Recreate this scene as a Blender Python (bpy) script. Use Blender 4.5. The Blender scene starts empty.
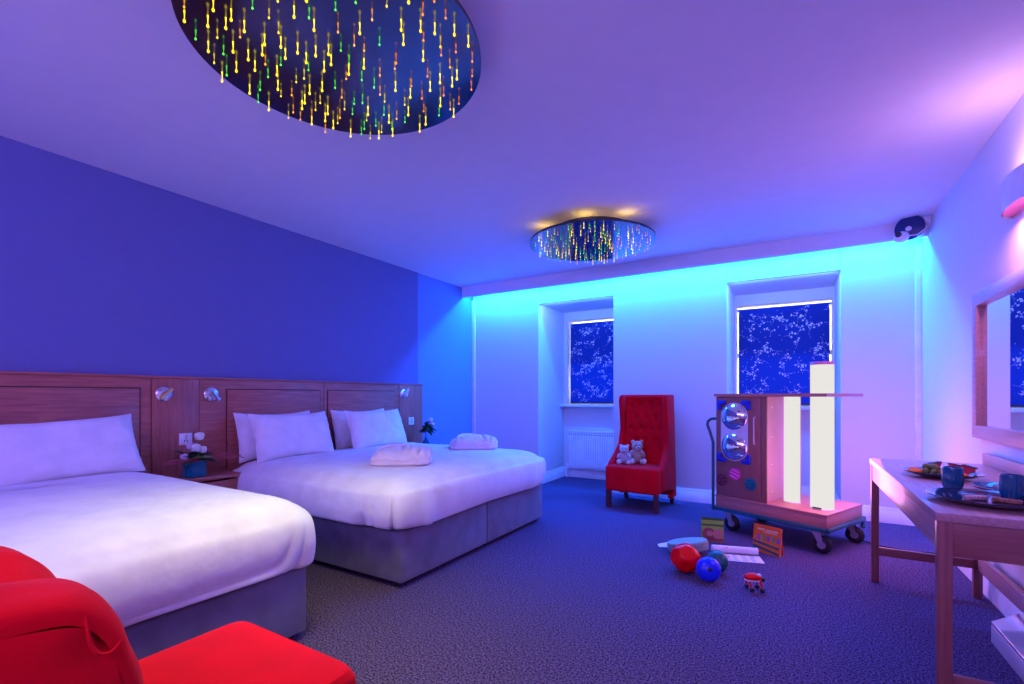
import bpy, bmesh, math, random
from mathutils import Vector, Matrix, noise
random.seed(7)
C = bpy.context.scene.collection
PI = math.pi
R = math.radians

# ------------------------------------------------------------------ materials
def new_mat(name):
    m = bpy.data.materials.new(name); m.use_nodes = True
    nt = m.node_tree; nt.nodes.clear()
    out = nt.nodes.new('ShaderNodeOutputMaterial')
    b = nt.nodes.new('ShaderNodeBsdfPrincipled')
    nt.links.new(b.outputs[0], out.inputs[0])
    return m, nt, b, out

def mat(name, col, rough=.6, metal=0., bump=0., bscale=60., col2=None, cscale=8., spec=.5, sheen=0., trans=0., coat=0., stretch=(1, 1, 1), detail=3., ramp=(.35, .65)):
    m, nt, b, out = new_mat(name)
    b.inputs['Base Color'].default_value = (*col, 1)
    b.inputs['Roughness'].default_value = rough
    b.inputs['Metallic'].default_value = metal
    b.inputs['Specular IOR Level'].default_value = spec
    b.inputs['Sheen Weight'].default_value = sheen
    b.inputs['Transmission Weight'].default_value = trans
    b.inputs['Coat Weight'].default_value = coat
    tc = nt.nodes.new('ShaderNodeTexCoord')
    mp = nt.nodes.new('ShaderNodeMapping'); mp.inputs['Scale'].default_value = stretch
    nt.links.new(tc.outputs['Object'], mp.inputs[0])
    if col2 is None:
        col2 = tuple(min(1, c * 1.12) for c in col)
    n = nt.nodes.new('ShaderNodeTexNoise'); n.inputs['Scale'].default_value = cscale; n.inputs['Detail'].default_value = detail
    nt.links.new(mp.outputs[0], n.inputs[0])
    r = nt.nodes.new('ShaderNodeValToRGB')
    r.color_ramp.elements[0].position = ramp[0]; r.color_ramp.elements[1].position = ramp[1]
    r.color_ramp.elements[0].color = (*col, 1); r.color_ramp.elements[1].color = (*col2, 1)
    nt.links.new(n.outputs[0], r.inputs[0]); nt.links.new(r.outputs[0], b.inputs['Base Color'])
    if bump:
        n2 = nt.nodes.new('ShaderNodeTexNoise'); n2.inputs['Scale'].default_value = bscale; n2.inputs['Detail'].default_value = 2
        nt.links.new(mp.outputs[0], n2.inputs[0])
        bp = nt.nodes.new('ShaderNodeBump'); bp.inputs['Strength'].default_value = bump; bp.inputs['Distance'].default_value = .01
        nt.links.new(n2.outputs[0], bp.inputs['Height']); nt.links.new(bp.outputs[0], b.inputs['Normal'])
    return m

def emis(name, col, s):
    m, nt, b, out = new_mat(name)
    nt.nodes.remove(b)
    e = nt.nodes.new('ShaderNodeEmission'); e.inputs[0].default_value = (*col, 1); e.inputs[1].default_value = s
    nt.links.new(e.outputs[0], out.inputs[0])
    return m

def wood(name, a, b2, stretch, rough=.45, coat=.1):
    return mat(name, a, rough=rough, col2=b2, cscale=5, stretch=stretch, detail=8, coat=coat, bump=.08, bscale=30, ramp=(.3, .7))

M = {}
M['wall'] = mat('white wall paint', (.74, .74, .76), .85, col2=(.75, .75, .77), bump=.05, bscale=300)
M['feature'] = mat('slate blue feature wall paint', (.15, .16, .38), .85, col2=(.155, .165, .39), bump=.05, bscale=250)
M['feature_end'] = mat('grey blue wall paint', (.16, .30, .62), .85, col2=(.165, .305, .63), bump=.05, bscale=250)
M['ceil'] = mat('white ceiling paint', (.80, .78, .82), .9, col2=(.82, .80, .84))
M['trim'] = mat('white gloss trim paint', (.82, .80, .84), .35)
M['woodX'] = wood('oak veneer grain along x', (.30, .085, .06), (.5, .18, .12), (1, 14, 14))
M['woodY'] = wood('oak veneer grain along y', (.34, .090, .07), (.52, .16, .12), (14, 1, 14))
M['woodZ'] = wood('oak veneer upright grain', (.34, .090, .07), (.50, .155, .115), (14, 14, 1))
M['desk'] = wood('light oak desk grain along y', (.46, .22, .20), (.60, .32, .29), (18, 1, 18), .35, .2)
M['deskZ'] = wood('light oak desk upright grain', (.30, .085, .07), (.40, .13, .10), (18, 18, 1), .35, .2)  # darker copy of the desk oak: shade on the legs put into the colour
M['deskX'] = wood('light oak desk grain along x', (.30, .085, .07), (.40, .13, .10), (1, 18, 18), .35, .2)  # front and cross rails: their shade is put into the colour
M['cab'] = wood('beech cabinet laminate', (.30, .105, .09), (.38, .14, .12), (12, 12, 1), .4, .1)  # darker copy of the laminate: shade on door and carcass painted in
M['cabin'] = wood('beech cabinet laminate along x', (.50, .18, .15), (.60, .24, .20), (1, 12, 12), .4, .1)  # brighter copy: tube light on top and plinth put into the colour
M['groove'] = mat('shadow groove', (.09, .03, .02), .7)
M['sheet'] = mat('white cotton bedding', (.80, .78, .80), .8, bump=.25, bscale=18, sheen=.1)
M['pillow'] = mat('white pillow cotton', (.80, .78, .80), .8, bump=.35, bscale=14, sheen=.1)
M['divan'] = mat('grey velour divan fabric', (.13, .12, .18), .8, col2=(.18, .16, .24), cscale=9, bump=.1, bscale=200, sheen=.3)
M['caster'] = mat('black plastic', (.02, .02, .025), .4)
M['robe'] = mat('white waffle robe cotton', (.80, .72, .75), .9, bump=.5, bscale=90, sheen=.2)
M['red'] = mat('red velvet', (.76, .0, .010), .85, col2=(.88, .0, .014), cscale=6, bump=.1, bscale=150, spec=.12, sheen=.04)
M['redbtn'] = mat('dark red velvet button', (.30, .002, .01), .7)
M['darkwood'] = wood('dark stained chair leg', (.07, .015, .02), (.12, .03, .03), (14, 14, 1))
M['chrome'] = mat('brushed chrome', (.80, .80, .82), .22, 1)
M['chrome_d'] = mat('satin steel', (.55, .56, .60), .35, 1)
M['brass'] = mat('gold lamp tube', (.85, .70, .30), .3, 1)
M['white_pl'] = mat('white plastic', (.80, .80, .82), .35)
M['blk_pl'] = mat('navy black plastic', (.02, .025, .05), .3)
M['navy'] = mat('navy blue plastic', (.008, .02, .14), .3)
M['teal'] = mat('teal painted steel', (.01, .10, .13), .35)
M['tealglass'] = mat('teal glass', (.0, .22, .35), .08, trans=.5)
M['leaf'] = mat('dark green leaf', (.012, .06, .035), .45, col2=(.03, .13, .05))
M['leaf2'] = mat('light green bud', (.18, .30, .10), .5)
M['petal'] = mat('cream rose petal', (.78, .78, .70), .7)
M['petal2'] = mat('lilac petal', (.62, .50, .62), .7)
M['twig'] = mat('pink willow twig', (.40, .07, .09), .6)
M['rad'] = mat('white radiator enamel', (.78, .78, .80), .3)
M['rad_d'] = mat('radiator slot dark', (.08, .09, .12), .5)
M['glass'] = mat('window pane glass', (.9, .95, 1), .02, trans=1)
M['mirror'] = mat('mirror silvering', (.9, .9, .92), .01, 1, col2=(.9, .9, .92))
M['discm'] = mat('black gloss acrylic', (.004, .004, .016), .13, 0, col2=(.005, .005, .03), cscale=3)
M['discm'].node_tree.nodes['Principled BSDF'].inputs['IOR'].default_value = 2.0
M['rubber'] = mat('black rubber', (.015, .013, .02), .5)
M['plate'] = mat('dark navy glazed plate', (.010, .016, .06), .12, coat=.5)
M['cup'] = mat('teal ribbed glass tumbler', (.004, .14, .27), .12, coat=.6, trans=.25)
M['cookie'] = mat('brown biscuit', (.30, .10, .05), .9, col2=(.48, .24, .16), cscale=120, bump=.4)
M['cookie2'] = mat('sugar dusted biscuit', (.45, .16, .12), .9, col2=(.80, .62, .62), cscale=160, bump=.4)
M['orange'] = mat('orange fruit flesh', (.90, .22, .01), .4)
M['grape'] = mat('green grape', (.24, .26, .06), .25, trans=.1)
M['grape_d'] = mat('purple grape', (.05, .02, .10), .25)
M['melon'] = mat('watermelon flesh', (.80, .03, .08), .4)
M['rind'] = mat('watermelon rind', (.05, .09, .06), .4)
M['fluff1'] = mat('pale grey plush', (.55, .46, .50), .95, bump=1., bscale=120, sheen=.5)
M['fluff2'] = mat('light brown plush', (.52, .34, .26), .95, bump=1., bscale=120, sheen=.5)
M['face'] = mat('cream plush', (.72, .60, .56), .95, bump=.6, bscale=120)
M['blue_foam'] = mat('blue foam', (.0, .035, .55), .6)
M['pinkdisc'] = mat('pink textured rubber', (.75, .03, .35), .5)
M['tealdisc'] = mat('teal textured rubber', (.0, .16, .20), .5)
M['browndisc'] = mat('brown textured rubber', (.16, .03, .06), .5)
M['lining'] = mat('pale pink laminate', (.50, .22, .36), .4)
M['mpanel'] = mat('white backing sheet', (.75, .72, .80), .3)
M['redball'] = mat('red rubber', (1., .0, .004), .30, spec=.3)
M['blueball'] = mat('blue rubber', (.01, .03, .85), .3)
M['greenball'] = mat('dark green glitter rubber', (.0, .07, .06), .3, col2=(.03, .20, .20), cscale=60)
M['mint'] = mat('mint fabric', (.20, .42, .42), .8)
M['mintside'] = mat('speckled fabric side', (.42, .46, .44), .9, col2=(.10, .18, .18), cscale=160)
M['paper'] = mat('white paper', (.80, .76, .80), .7)
M['ink'] = mat('grey printed ink', (.30, .22, .34), .7)
M['bookg'] = mat('green book cover', (.26, .50, .04), .4)
M['bookg2'] = mat('dark green print', (.04, .12, .03), .4)
M['bookbr'] = mat('brown print', (.28, .07, .07), .4)
M['booktan'] = mat('tan print', (.50, .20, .16), .4)
M['booko'] = mat('orange book cover', (1., .15, .01), .4)
M['bookcream'] = mat('cream print', (.85, .55, .35), .4)
M['bookteal'] = mat('teal print', (.02, .12, .10), .4)
M['bookpur'] = mat('purple print', (.25, .10, .35), .4)
M['green'] = mat('green print', (.10, .35, .10), .4)
M['led'] = emis('blue led strip', (.03, .25, 1.), 6)
M['tube'] = emis('glowing bubble tube water', (1.0, .97, .93), .74)
M['pinkcap'] = mat('pink translucent cap', (.85, .25, .45), .4)
M['day'] = emis('daylight behind blind', (1., .97, .78), 4.)
M['sage'] = mat('white sill paint', (.62, .62, .66), .5)
M['lowshelf'] = mat('pale gloss shelf top', (.62, .66, .72), .12, coat=.6)
M['lowshelf_e'] = mat('pale shelf edge', (.60, .52, .56), .5)
M['sprig'] = mat('pale blue printed sprig', (.78, .90, 1.), .7)
M['cable'] = mat('black cable', (.01, .008, .02), .5)
M['stripe'] = mat('pink stripe', (.9, .25, .55), .5)

def carpet_mat():
    m, nt, b, out = new_mat('speckled loop carpet')
    tc = nt.nodes.new('ShaderNodeTexCoord')
    n = nt.nodes.new('ShaderNodeTexNoise'); n.inputs['Scale'].default_value = 260; n.inputs['Detail'].default_value = 2
    n3 = nt.nodes.new('ShaderNodeTexNoise'); n3.inputs['Scale'].default_value = 110; n3.inputs['Detail'].default_value = 3
    nt.links.new(tc.outputs['Object'], n.inputs[0]); nt.links.new(tc.outputs['Object'], n3.inputs[0])
    mx = nt.nodes.new('ShaderNodeMath'); mx.operation = 'MULTIPLY'
    nt.links.new(n.outputs[0], mx.inputs[0]); nt.links.new(n3.outputs[0], mx.inputs[1])
    r = nt.nodes.new('ShaderNodeValToRGB')
    r.color_ramp.elements[0].position = .19; r.color_ramp.elements[0].color = (.018, .012, .035, 1)
    r.color_ramp.elements[1].position = .33; r.color_ramp.elements[1].color = (.24, .16, .36, 1)
    nt.links.new(mx.outputs[0], r.inputs[0]); nt.links.new(r.outputs[0], b.inputs['Base Color'])
    b.inputs['Roughness'].default_value = .95; b.inputs['Specular IOR Level'].default_value = .15
    bp = nt.nodes.new('ShaderNodeBump'); bp.inputs['Strength'].default_value = .8; bp.inputs['Distance'].default_value = .01
    nt.links.new(n.outputs[0], bp.inputs['Height']); nt.links.new(bp.outputs[0], b.inputs['Normal'])
    return m
M['carpet'] = carpet_mat()

def blind_mat():
    m, nt, b, out = new_mat('navy roller blind fabric')
    b.inputs['Base Color'].default_value = (.012, .05, .32, 1); b.inputs['Roughness'].default_value = .8
    t = nt.nodes.new('ShaderNodeBsdfTranslucent'); t.inputs[0].default_value = (.0, .16, 1., 1)
    n = nt.nodes.new('ShaderNodeTexNoise'); n.inputs['Scale'].default_value = 400
    bp = nt.nodes.new('ShaderNodeBump'); bp.inputs['Strength'].default_value = .1
    nt.links.new(n.outputs[0], bp.inputs['Height']); nt.links.new(bp.outputs[0], b.inputs['Normal'])
    mx = nt.nodes.new('ShaderNodeMixShader'); mx.inputs[0].default_value = .42
    nt.links.new(b.outputs[0], mx.inputs[1]); nt.links.new(t.outputs[0], mx.inputs[2]); nt.links.new(mx.outputs[0], out.inputs[0])
    return m
M['blind'] = blind_mat()

# ------------------------------------------------------------------ mesh builder
class B:
    def __init__(s):
        s.bm = bmesh.new(); s.mi = 0
    def _add(s, t, mtx=None, smooth=False):
        if mtx is not None: t.transform(mtx)
        for f in t.faces:
            f.material_index = s.mi; f.smooth = smooth
        me = bpy.data.meshes.new('t'); t.to_mesh(me); t.free()
        s.bm.from_mesh(me); bpy.data.meshes.remove(me)
        return s
    def box(s, x0, x1, y0, y1, z0, z1, bev=0., seg=2, mtx=None):
        t = bmesh.new(); bmesh.ops.create_cube(t, size=1)
        for v in t.verts:
            v.co = Vector((x0 + (v.co.x + .5) * (x1 - x0), y0 + (v.co.y + .5) * (y1 - y0), z0 + (v.co.z + .5) * (z1 - z0)))
        if bev: bmesh.ops.bevel(t, geom=t.edges[:], offset=bev, segments=seg, profile=.5, affect='EDGES')
        return s._add(t, mtx, smooth=bool(bev) and seg > 2)
    def ell(s, c, r, mtx=None, u=20, v=12, disp=0., ds=6.):
        t = bmesh.new(); bmesh.ops.create_uvsphere(t, u_segments=u, v_segments=v, radius=1)
        for q in t.verts:
            d = 1 + (disp * noise.noise(q.co * ds) if disp else 0)
            q.co = Vector((q.co.x * r[0] * d, q.co.y * r[1] * d, q.co.z * r[2] * d))
        m2 = Matrix.Translation(c) @ (mtx if mtx is not None else Matrix())
        return s._add(t, m2, True)
    def cyl(s, a, b, r, r2=None, n=20, cap=True):
        a = Vector(a); b = Vector(b); d = b - a
        t = bmesh.new()
        bmesh.ops.create_cone(t, cap_ends=cap, segments=n, radius1=r, radius2=r if r2 is None else r2, depth=d.length)
        q = Vector((0, 0, 1)).rotation_difference(d.normalized()).to_matrix().to_4x4()
        s._add(t, Matrix.Translation((a + b) / 2) @ q, True)
        return s
    def lathe(s, prof, n=32, c=(0, 0, 0), mtx=None):
        t = bmesh.new(); rings = []
        for (r, z) in prof:
            if r < 1e-6: rings.append([t.verts.new((0, 0, z))])
            else: rings.append([t.verts.new((r * math.cos(2 * PI * i / n), r * math.sin(2 * PI * i / n), z)) for i in range(n)])
        for a, b in zip(rings, rings[1:]):
            for i in range(n):
                j = (i + 1) % n
                if len(a) == 1 and len(b) == 1: continue
                if len(a) == 1: t.faces.new((a[0], b[j], b[i]))
                elif len(b) == 1: t.faces.new((a[i], a[j], b[0]))
                else: t.faces.new((a[i], a[j], b[j], b[i]))
        bmesh.ops.recalc_face_normals(t, faces=t.faces[:])
        return s._add(t, Matrix.Translation(c) @ (mtx if mtx is not None else Matrix()), True)
    def tube(s, pts, r, n=8, closed=False):
        pts = [Vector(p) for p in pts]; t = bmesh.new(); rings = []
        N = len(pts); up = None
        for i, p in enumerate(pts):
            if closed: d = pts[(i + 1) % N] - pts[i - 1]
            else: d = pts[min(i + 1, N - 1)] - pts[max(i - 1, 0)]
            d.normalize()
            if up is None: up = d.orthogonal().normalized()
            up = (up - d * up.dot(d)).normalized(); w = d.cross(up)
            rr = r[i] if isinstance(r, (list, tuple)) else r
            rings.append([t.verts.new(p + (up * math.cos(2 * PI * k / n) + w * math.sin(2 * PI * k / n)) * rr) for k in range(n)])
        rng = range(N if closed else N - 1)
        for i in rng:
            a = rings[i]; b = rings[(i + 1) % N]
            for k in range(n):
                t.faces.new((a[k], a[(k + 1) % n], b[(k + 1) % n], b[k]))
        if not closed:
            t.faces.new(rings[0][::-1]); t.faces.new(rings[-1])
        bmesh.ops.recalc_face_normals(t, faces=t.faces[:])
        return s._add(t, None, True)
    def prism(s, poly, axis, a, b, bev=0., seg=2, smooth=False, mtx=None):
        """poly: 2D points; axis 'x' -> (y,z), 'y' -> (x,z), 'z' -> (x,y)"""
        t = bmesh.new()
        def P(p, k):
            if axis == 'x': return (k, p[0], p[1])
            if axis == 'y': return (p[0], k, p[1])
            return (p[0], p[1], k)
        v0 = [t.verts.new(P(p, a)) for p in poly]; v1 = [t.verts.new(P(p, b)) for p in poly]
        f0 = t.faces.new(v0); f1 = t.faces.new(v1[::-1]); n = len(poly)
        for i in range(n): t.faces.new((v0[i], v1[i], v1[(i + 1) % n], v0[(i + 1) % n]))
        bmesh.ops.recalc_face_normals(t, faces=t.faces[:])
        if bev:
            bmesh.ops.bevel(t, geom=list(set(list(f0.edges) + list(f1.edges))), offset=bev, segments=seg, profile=.5, affect='EDGES')
        return s._add(t, mtx, smooth)
    def grid(s, fn, nu, nv, wrap=False, mtx=None, smooth=True):
        t = bmesh.new()
        V = [[t.verts.new(fn(i / nu, j / nv)) for j in range(nv + 1)] for i in range(nu if wrap else nu + 1)]
        for i in range(nu):
            a = V[i]; b = V[(i + 1) % len(V)] if wrap else V[i + 1]
            for j in range(nv): t.faces.new((a[j], b[j], b[j + 1], a[j + 1]))
        bmesh.ops.remove_doubles(t, verts=t.verts[:], dist=1e-5)
        bmesh.ops.recalc_face_normals(t, faces=t.faces[:])
        return s._add(t, mtx, smooth)
    def face(s, pts):
        vs = [s.bm.verts.new(p) for p in pts]; f = s.bm.faces.new(vs); f.material_index = s.mi; return s
    def build(s, name, mats, parent=None, loc=(0, 0, 0), rot=(0, 0, 0)):
        me = bpy.data.meshes.new(name); s.bm.normal_update(); s.bm.to_mesh(me); s.bm.free()
        if not isinstance(mats, (list, tuple)): mats = [mats]
        for m in mats: me.materials.append(M[m])
        try: me.set_sharp_from_angle(angle=R(50))
        except Exception: pass
        o = bpy.data.objects.new(name, me); C.objects.link(o)
        o.location = loc; o.rotation_euler = rot
        if parent: o.parent = parent
        return o

def tag(o, label, cat, group=None, kind=None):
    o['label'] = label; o['category'] = cat
    if group: o['group'] = group
    if kind: o['kind'] = kind
    return o
def thing(name, label, cat, loc=(0, 0, 0), rz=0., group=None, rot=None):
    o = bpy.data.objects.new(name, None); C.objects.link(o); o.empty_display_size = .1
    o.location = loc; o.rotation_euler = rot if rot else (0, 0, rz)
    return tag(o, label, cat, group)
def struct(o):
    o['kind'] = 'structure'; return o
def dup(root, loc=None, rz=None, label=None, group=None):
    def cp(o, par):
        c = o.copy(); C.objects.link(c)
        if par: c.parent = par
        for ch in list(kids.get(o.name, [])): cp(ch, c)
        return c
    kids = {}
    for o in list(bpy.data.objects):
        if o.parent: kids.setdefault(o.parent.name, []).append(o)
    r = cp(root, None)
    if loc is not None: r.location = loc
    if rz is not None: r.rotation_euler = (0, 0, rz)
    if label: r['label'] = label
    if group: r['group'] = group
    return r

# ------------------------------------------------------------------ room shell
XL, XR, YB, YN, YF, ZC = -3.87, .97, 5.42, 6.22, -1.7, 2.63
b = B(); b.box(XL - .2, XR + .2, YF - .2, YN + .3, -.1, 0); struct(b.build('floor', 'carpet'))
b = B(); b.box(XL - .2, XR + .2, YF - .2, YN + .3, ZC, ZC + .12); struct(b.build('ceiling', 'ceil'))
b = B(); b.box(XL - .15, XL, YF, 4.29, 0, ZC); b.mi = 1; b.box(XL - .15, XL - .012, 4.29, YN + .2, 0, ZC)
struct(b.build('wall_left', ['feature', 'feature_end']))
b = B(); b.box(XR, XR + .15, YF, YN + .2, 0, ZC); struct(b.build('wall_right', 'wall'))
b = B(); b.box(XL, XR, YF - .15, YF, 0, ZC); struct(b.build('wall_front', 'wall'))
# window wall: three piers, lintel above the two deep niches, sloped heads, low wall under the sills
N1, N2 = (-2.83, -1.828), (-.60, .389)
W1, W2 = (-2.775, -1.90), (-.585, .372)
SZ, HZ, WT = 1.03, 2.345, 2.20
b = B()
b.box(XL, N1[0], YB, YN + .2, 0, ZC); b.box(N1[1], N2[0], YB, YN + .2, 0, ZC); b.box(N2[1], XR, YB, YN + .2, 0, ZC)
for n, w in ((N1, W1), (N2, W2)):
    b.box(n[0], n[1], YB + .012, YN + .2, HZ, ZC)              # lintel
    b.box(n[0], n[1], YN, YN + .2, 0, SZ - .03)                   # under the sill
    b.box(n[0], n[1], YN, YN + .2, WT + .02, HZ)                  # header above blind
    b.box(n[0], w[0], YN, YN + .2, SZ - .03, WT + .02); b.box(w[1], n[1], YN, YN + .2, SZ - .03, WT + .02)
struct(b.build('wall_back', 'wall'))
# cornice pelmet hiding the led strip
b = B(); b.box(XL, XR, 5.17, 5.20, 2.49, ZC); b.box(XL, XR, 5.20, 5.30, 2.60, ZC)
trim1 = struct(b.build('trim_1', 'ceil'))
# baseboards
def skirt(name, segs, h=.14, t=.018):
    b = B()
    for (x0, y0, x1, y1) in segs:
        d = Vector((x1 - x0, y1 - y0, 0)); L = d.length; d.normalize(); n = Vector((-d.y, d.x, 0))
        prof = [(0, 0), (t, 0), (t, h * .72), (t * .7, h * .76), (t * .7, h * .9), (t * .3, h), (0, h)]
        mt = Matrix(((d.x, n.x, 0, x0), (d.y, n.y, 0, y0), (0, 0, 1, 0), (0, 0, 0, 1)))
        b.prism(prof, 'x', 0, L, mtx=mt)
    struct(b.build(name, 'trim'))
skirt('baseboard_back', [(N1[0], YB, XL, YB), (N1[0], YN, N1[0], YB), (N1[1], YN, N1[0], YN), (N1[1], YB, N1[1], YN),
                         (N2[0], YB, N1[1], YB), (N2[0], YN, N2[0], YB), (N2[1], YN, N2[0], YN), (N2[1], YB, N2[1], YN), (XR, YB, N2[1], YB)])
skirt('baseboard_right', [(XR, YF, XR, YB)], .145, .02)
skirt('baseboard_left', [(XL - .01, YB, XL - .01, 4.35)])
# slim pipe casings in both back corners
b = B(); b.box(XR - .045, XR, YB - .045, YB, .14, 2.49, .004); struct(b.build('trim_2', 'trim'))
b = B(); b.box(XL - .01, XL + .05, YB - .02, YB, .14, 2.49, .004); struct(b.build('trim_3', 'trim'))

# windows: frame, pane, sill; roller blinds with printed sprigs
def window(name, w, n):
    root = struct(bpy.data.objects.new(name, None)); C.objects.link(root); root.location = ((w[0] + w[1]) / 2, YN + .12, SZ)
    hw = (w[1] - w[0]) / 2; H = WT - SZ
    b = B()
    for (a0, a1, z0, z1) in ((-hw, -hw + .006, 0, H), (hw - .006, hw, 0, H), (-hw, hw, 0, .05), (-hw, hw, H - .03, H)):
        b.box(a0, a1, 0, .05, z0, z1, .002)
    b.box(-hw, hw, .0, .05, H * .50, H * .50 + .05, .004)
    b.build('window_frame', 'trim', root)
    b = B(); b.box(-hw + .006, hw - .006, .022, .028, .05, H - .03); b.build('pane', 'glass', root)
    b = B(); b.box(n[0] - root.location.x + .002, n[1] - root.location.x - .002, -.26, -.0, -.035, 0, .006)
    b.build('window_sill', 'sage', root)
    # daylight sky seen through the glass
    b = B(); b.box(-hw - .3, hw + .3, .30, .31, -.4, H + .3); o = b.build('daylight', 'day', root)
    b = B(); b.box(-hw + .02, hw - .02, -.04, -.036, H * .5, H - .08)
    o = b.build('blackout_lining', 'blk_pl', root)  # unseen board added to keep daylight off the blind's upper half
window('window_1', W1, N1)
window('window_2', W2, N2)

def sprig_mesh(b, w, H, count, seed):
    rnd = random.Random(seed)
    def leaf(px, pz, ang, L, wd, n=6):
        pts = []
        for k in range(n):
            a = 2 * PI * k / n
            lx = L / 2 + L / 2 * math.cos(a); lz = wd * math.sin(a)
            X = px + lx * math.cos(ang) - lz * math.sin(ang); Z = pz + lx * math.sin(ang) + lz * math.cos(ang)
            pts.append((min(max(X, -w + .003), w - .003), -.0012, min(max(Z, .01), H - .01)))
        b.face(pts)
    def twig(x, z, a, L, depth):
        seg = 3 if depth else 5
        for k in range(seg):
            a += rnd.uniform(-.35, .35)
            leaf(x, z, a, L / seg * 1.1, .0011, 4)
            x += math.cos(a) * L / seg; z += math.sin(a) * L / seg
            if depth == 0 and k in (1, 3): twig(x, z, a + rnd.choice((-1, 1)) * rnd.uniform(.6, 1.1), L * .45, 1)
        for q in (-.95, 0, .95): leaf(x, z, a + q, rnd.uniform(.014, .020), .0042)
        leaf(x - math.cos(a) * .02, z - math.sin(a) * .02, a + 1.4, .014, .004)
    cols = int(round((count * 2 * w / H) ** .5)); rows = count // cols
    for i in range(cols):
        for j in range(rows):
            twig(-w + (i + .5 + rnd.uniform(-.2, .2)) * 2 * w / cols, (j + .5 + rnd.uniform(-.2, .2)) * H / rows, rnd.uniform(0, 2 * PI), rnd.uniform(.09, .13), 0)
            for q in range(2): leaf(-w + (i + rnd.random()) * 2 * w / cols, (j + rnd.random()) * H / rows, rnd.uniform(0, 6), .009, .0038)
def blind(w, label, seed, gl, gr):
    x0, x1 = w[0] + gl, w[1] - gr
    H = WT - SZ - .05
    root = thing('roller_blind', label, 'window blind', ((x0 + x1) / 2, YN + .055, SZ + .03), group=None)
    hw = (x1 - x0) / 2
    b = B(); b.box(-hw, hw, 0, .0015, .0, H)
    b.mi = 1; sprig_mesh(b, hw, H, 58, seed)
    b.build('fabric', ['blind', 'sprig'], root)
    b = B(); b.cyl((-hw, .02, H - .005), (hw, .02, H - .005), .018); b.build('roller', 'trim', root)
    b = B(); b.box(-hw, hw, -.004, .006, -.012, .006, .002); b.build('bottom_bar', 'blk_pl', root)
blind(W1, 'navy roller blind with pale leafy sprigs, in the left window above the radiator', 3, .022, .02)
blind(W2, 'navy roller blind with pale leafy sprigs, in the right window behind the wheeled cabinet', 5, .022, .024)

# led strip behind the pelmet
b = B(); b.box(XL + .06, XR - .06, 5.30, 5.315, 2.585, 2.6)
b.build('led_strip', 'led', trim1)

# ------------------------------------------------------------------ headboard
hb = thing('headboard', 'long panelled wooden headboard running along the left wall behind both beds', 'headboard', (XL, 0, 0))
b = B(); b.box(0, .045, -.25, 4.325, .0, 1.275, .003); b.build('backing_board', 'woodY', hb)
b = B(); b.box(0, .052, -.25, 4.33, 1.275, 1.292, .003); b.build('top_rail', 'woodY', hb)
for (y0, y1, z0, z1, mm) in ((-.24, 1.47, .1, 1.20, 'woodY'), (2.035, 2.895, .1, 1.20, 'woodY'), (2.97, 3.86, .1, 1.20, 'woodY')):
    b = B(); b.box(.044, .053, y0 + .008, y1 - .008, z0, z1, .002); p = b.build('panel', mm, hb)
    b = B()
    for (a0, a1, c0, c1) in ((y0, y0 + .008, z0, z1 + .008), (y1 - .008, y1, z0, z1 + .008), (y0, y1, z1, z1 + .008)):
        b.box(.044, .0465, a0, a1, c0, c1)
    b.build('groove', 'groove', hb)
for y in (1.53, 1.84, 2.93, 3.925):
    b = B(); b.box(.044, .0462, y, y + .004, 0, 1.275); b.build('joint_line', 'groove', hb)
for (y0, y1) in ((1.534, 1.84), (3.93, 4.32)):
    b = B(); b.box(.044, .049, y0 + .002, y1, .0, 1.272, .001); b.build('panel', 'woodZ', hb)

# reading lights
def reading_light(y, z, label, kind):
    xx = XL + .0505 if kind != 1 else XL + .0465
    t = thing('reading_light', label, 'wall light', (XL + .0485, y, z), group='reading lights on the headboard')
    b = B(); b.lathe([(0, 0), (.054, 0), (.054, .008), (.049, .014), (0, .016)], 32, mtx=Matrix.Rotation(PI / 2, 4, 'Y')); b.build('base_plate', 'chrome', t)
    if kind == 0:   # gold tube pointing up and right
        b = B(); b.cyl((.014, 0, 0), (.045, 0, 0), .008); b.cyl((.045, -.035, -.03), (.048, .035, .038), .013); b.build('lamp_head', 'brass', t)
    elif kind == 1:
        b = B(); b.cyl((.014, -.012, .012), (.05, -.012, .012), .008); b.cyl((.05, -.014, .022), (.055, .035, -.045), .013); b.build('lamp_head', 'chrome_d', t)
    else:
        b = B(); b.cyl((.014, 0, 0), (.05, 0, 0), .008); b.cyl((.05, .03, .055), (.052, .0, -.03), .013); b.build('lamp_head', 'white_pl', t)
reading_light(1.605, 1.163, 'round reading light with gold tube tilted up, nearest to the front bed', 0)
reading_light(1.92, 1.163, 'round chrome reading light with grey tube tilted down, above the flower vase', 1)
reading_light(3.99, 1.178, 'round white reading light at the far end of the headboard', 2)

def socket(y, z, label, n):
    t = thing('power_socket', label, 'socket', (XL + .049, y, z))
    b = B(); b.box(0, .008, -.043 * n, .043 * n, -.043, .043, .002); b.build('face_plate', 'white_pl', t)
    for k in range(n):
        yy = (k - (n - 1) / 2) * .07
        b = B(); b.box(.008, .011, yy - .008, yy + .008, .012, .030, .001); b.build('switch', 'chrome_d', t)
        b = B(); b.box(.008, .0095, yy - .012, yy - .006, -.02, -.005); b.box(.008, .0095, yy + .006, yy + .012, -.02, -.005); b.box(.008, .0095, yy - .003, yy + .003, 0, .008)
        b.build('pin_hole', 'blk_pl', t)
socket(1.745, .835, 'white socket on the headboard behind the flower vase', 1)
socket(4.12, .86, 'white socket at the far end of the headboard above the dark plant', 1)

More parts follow.
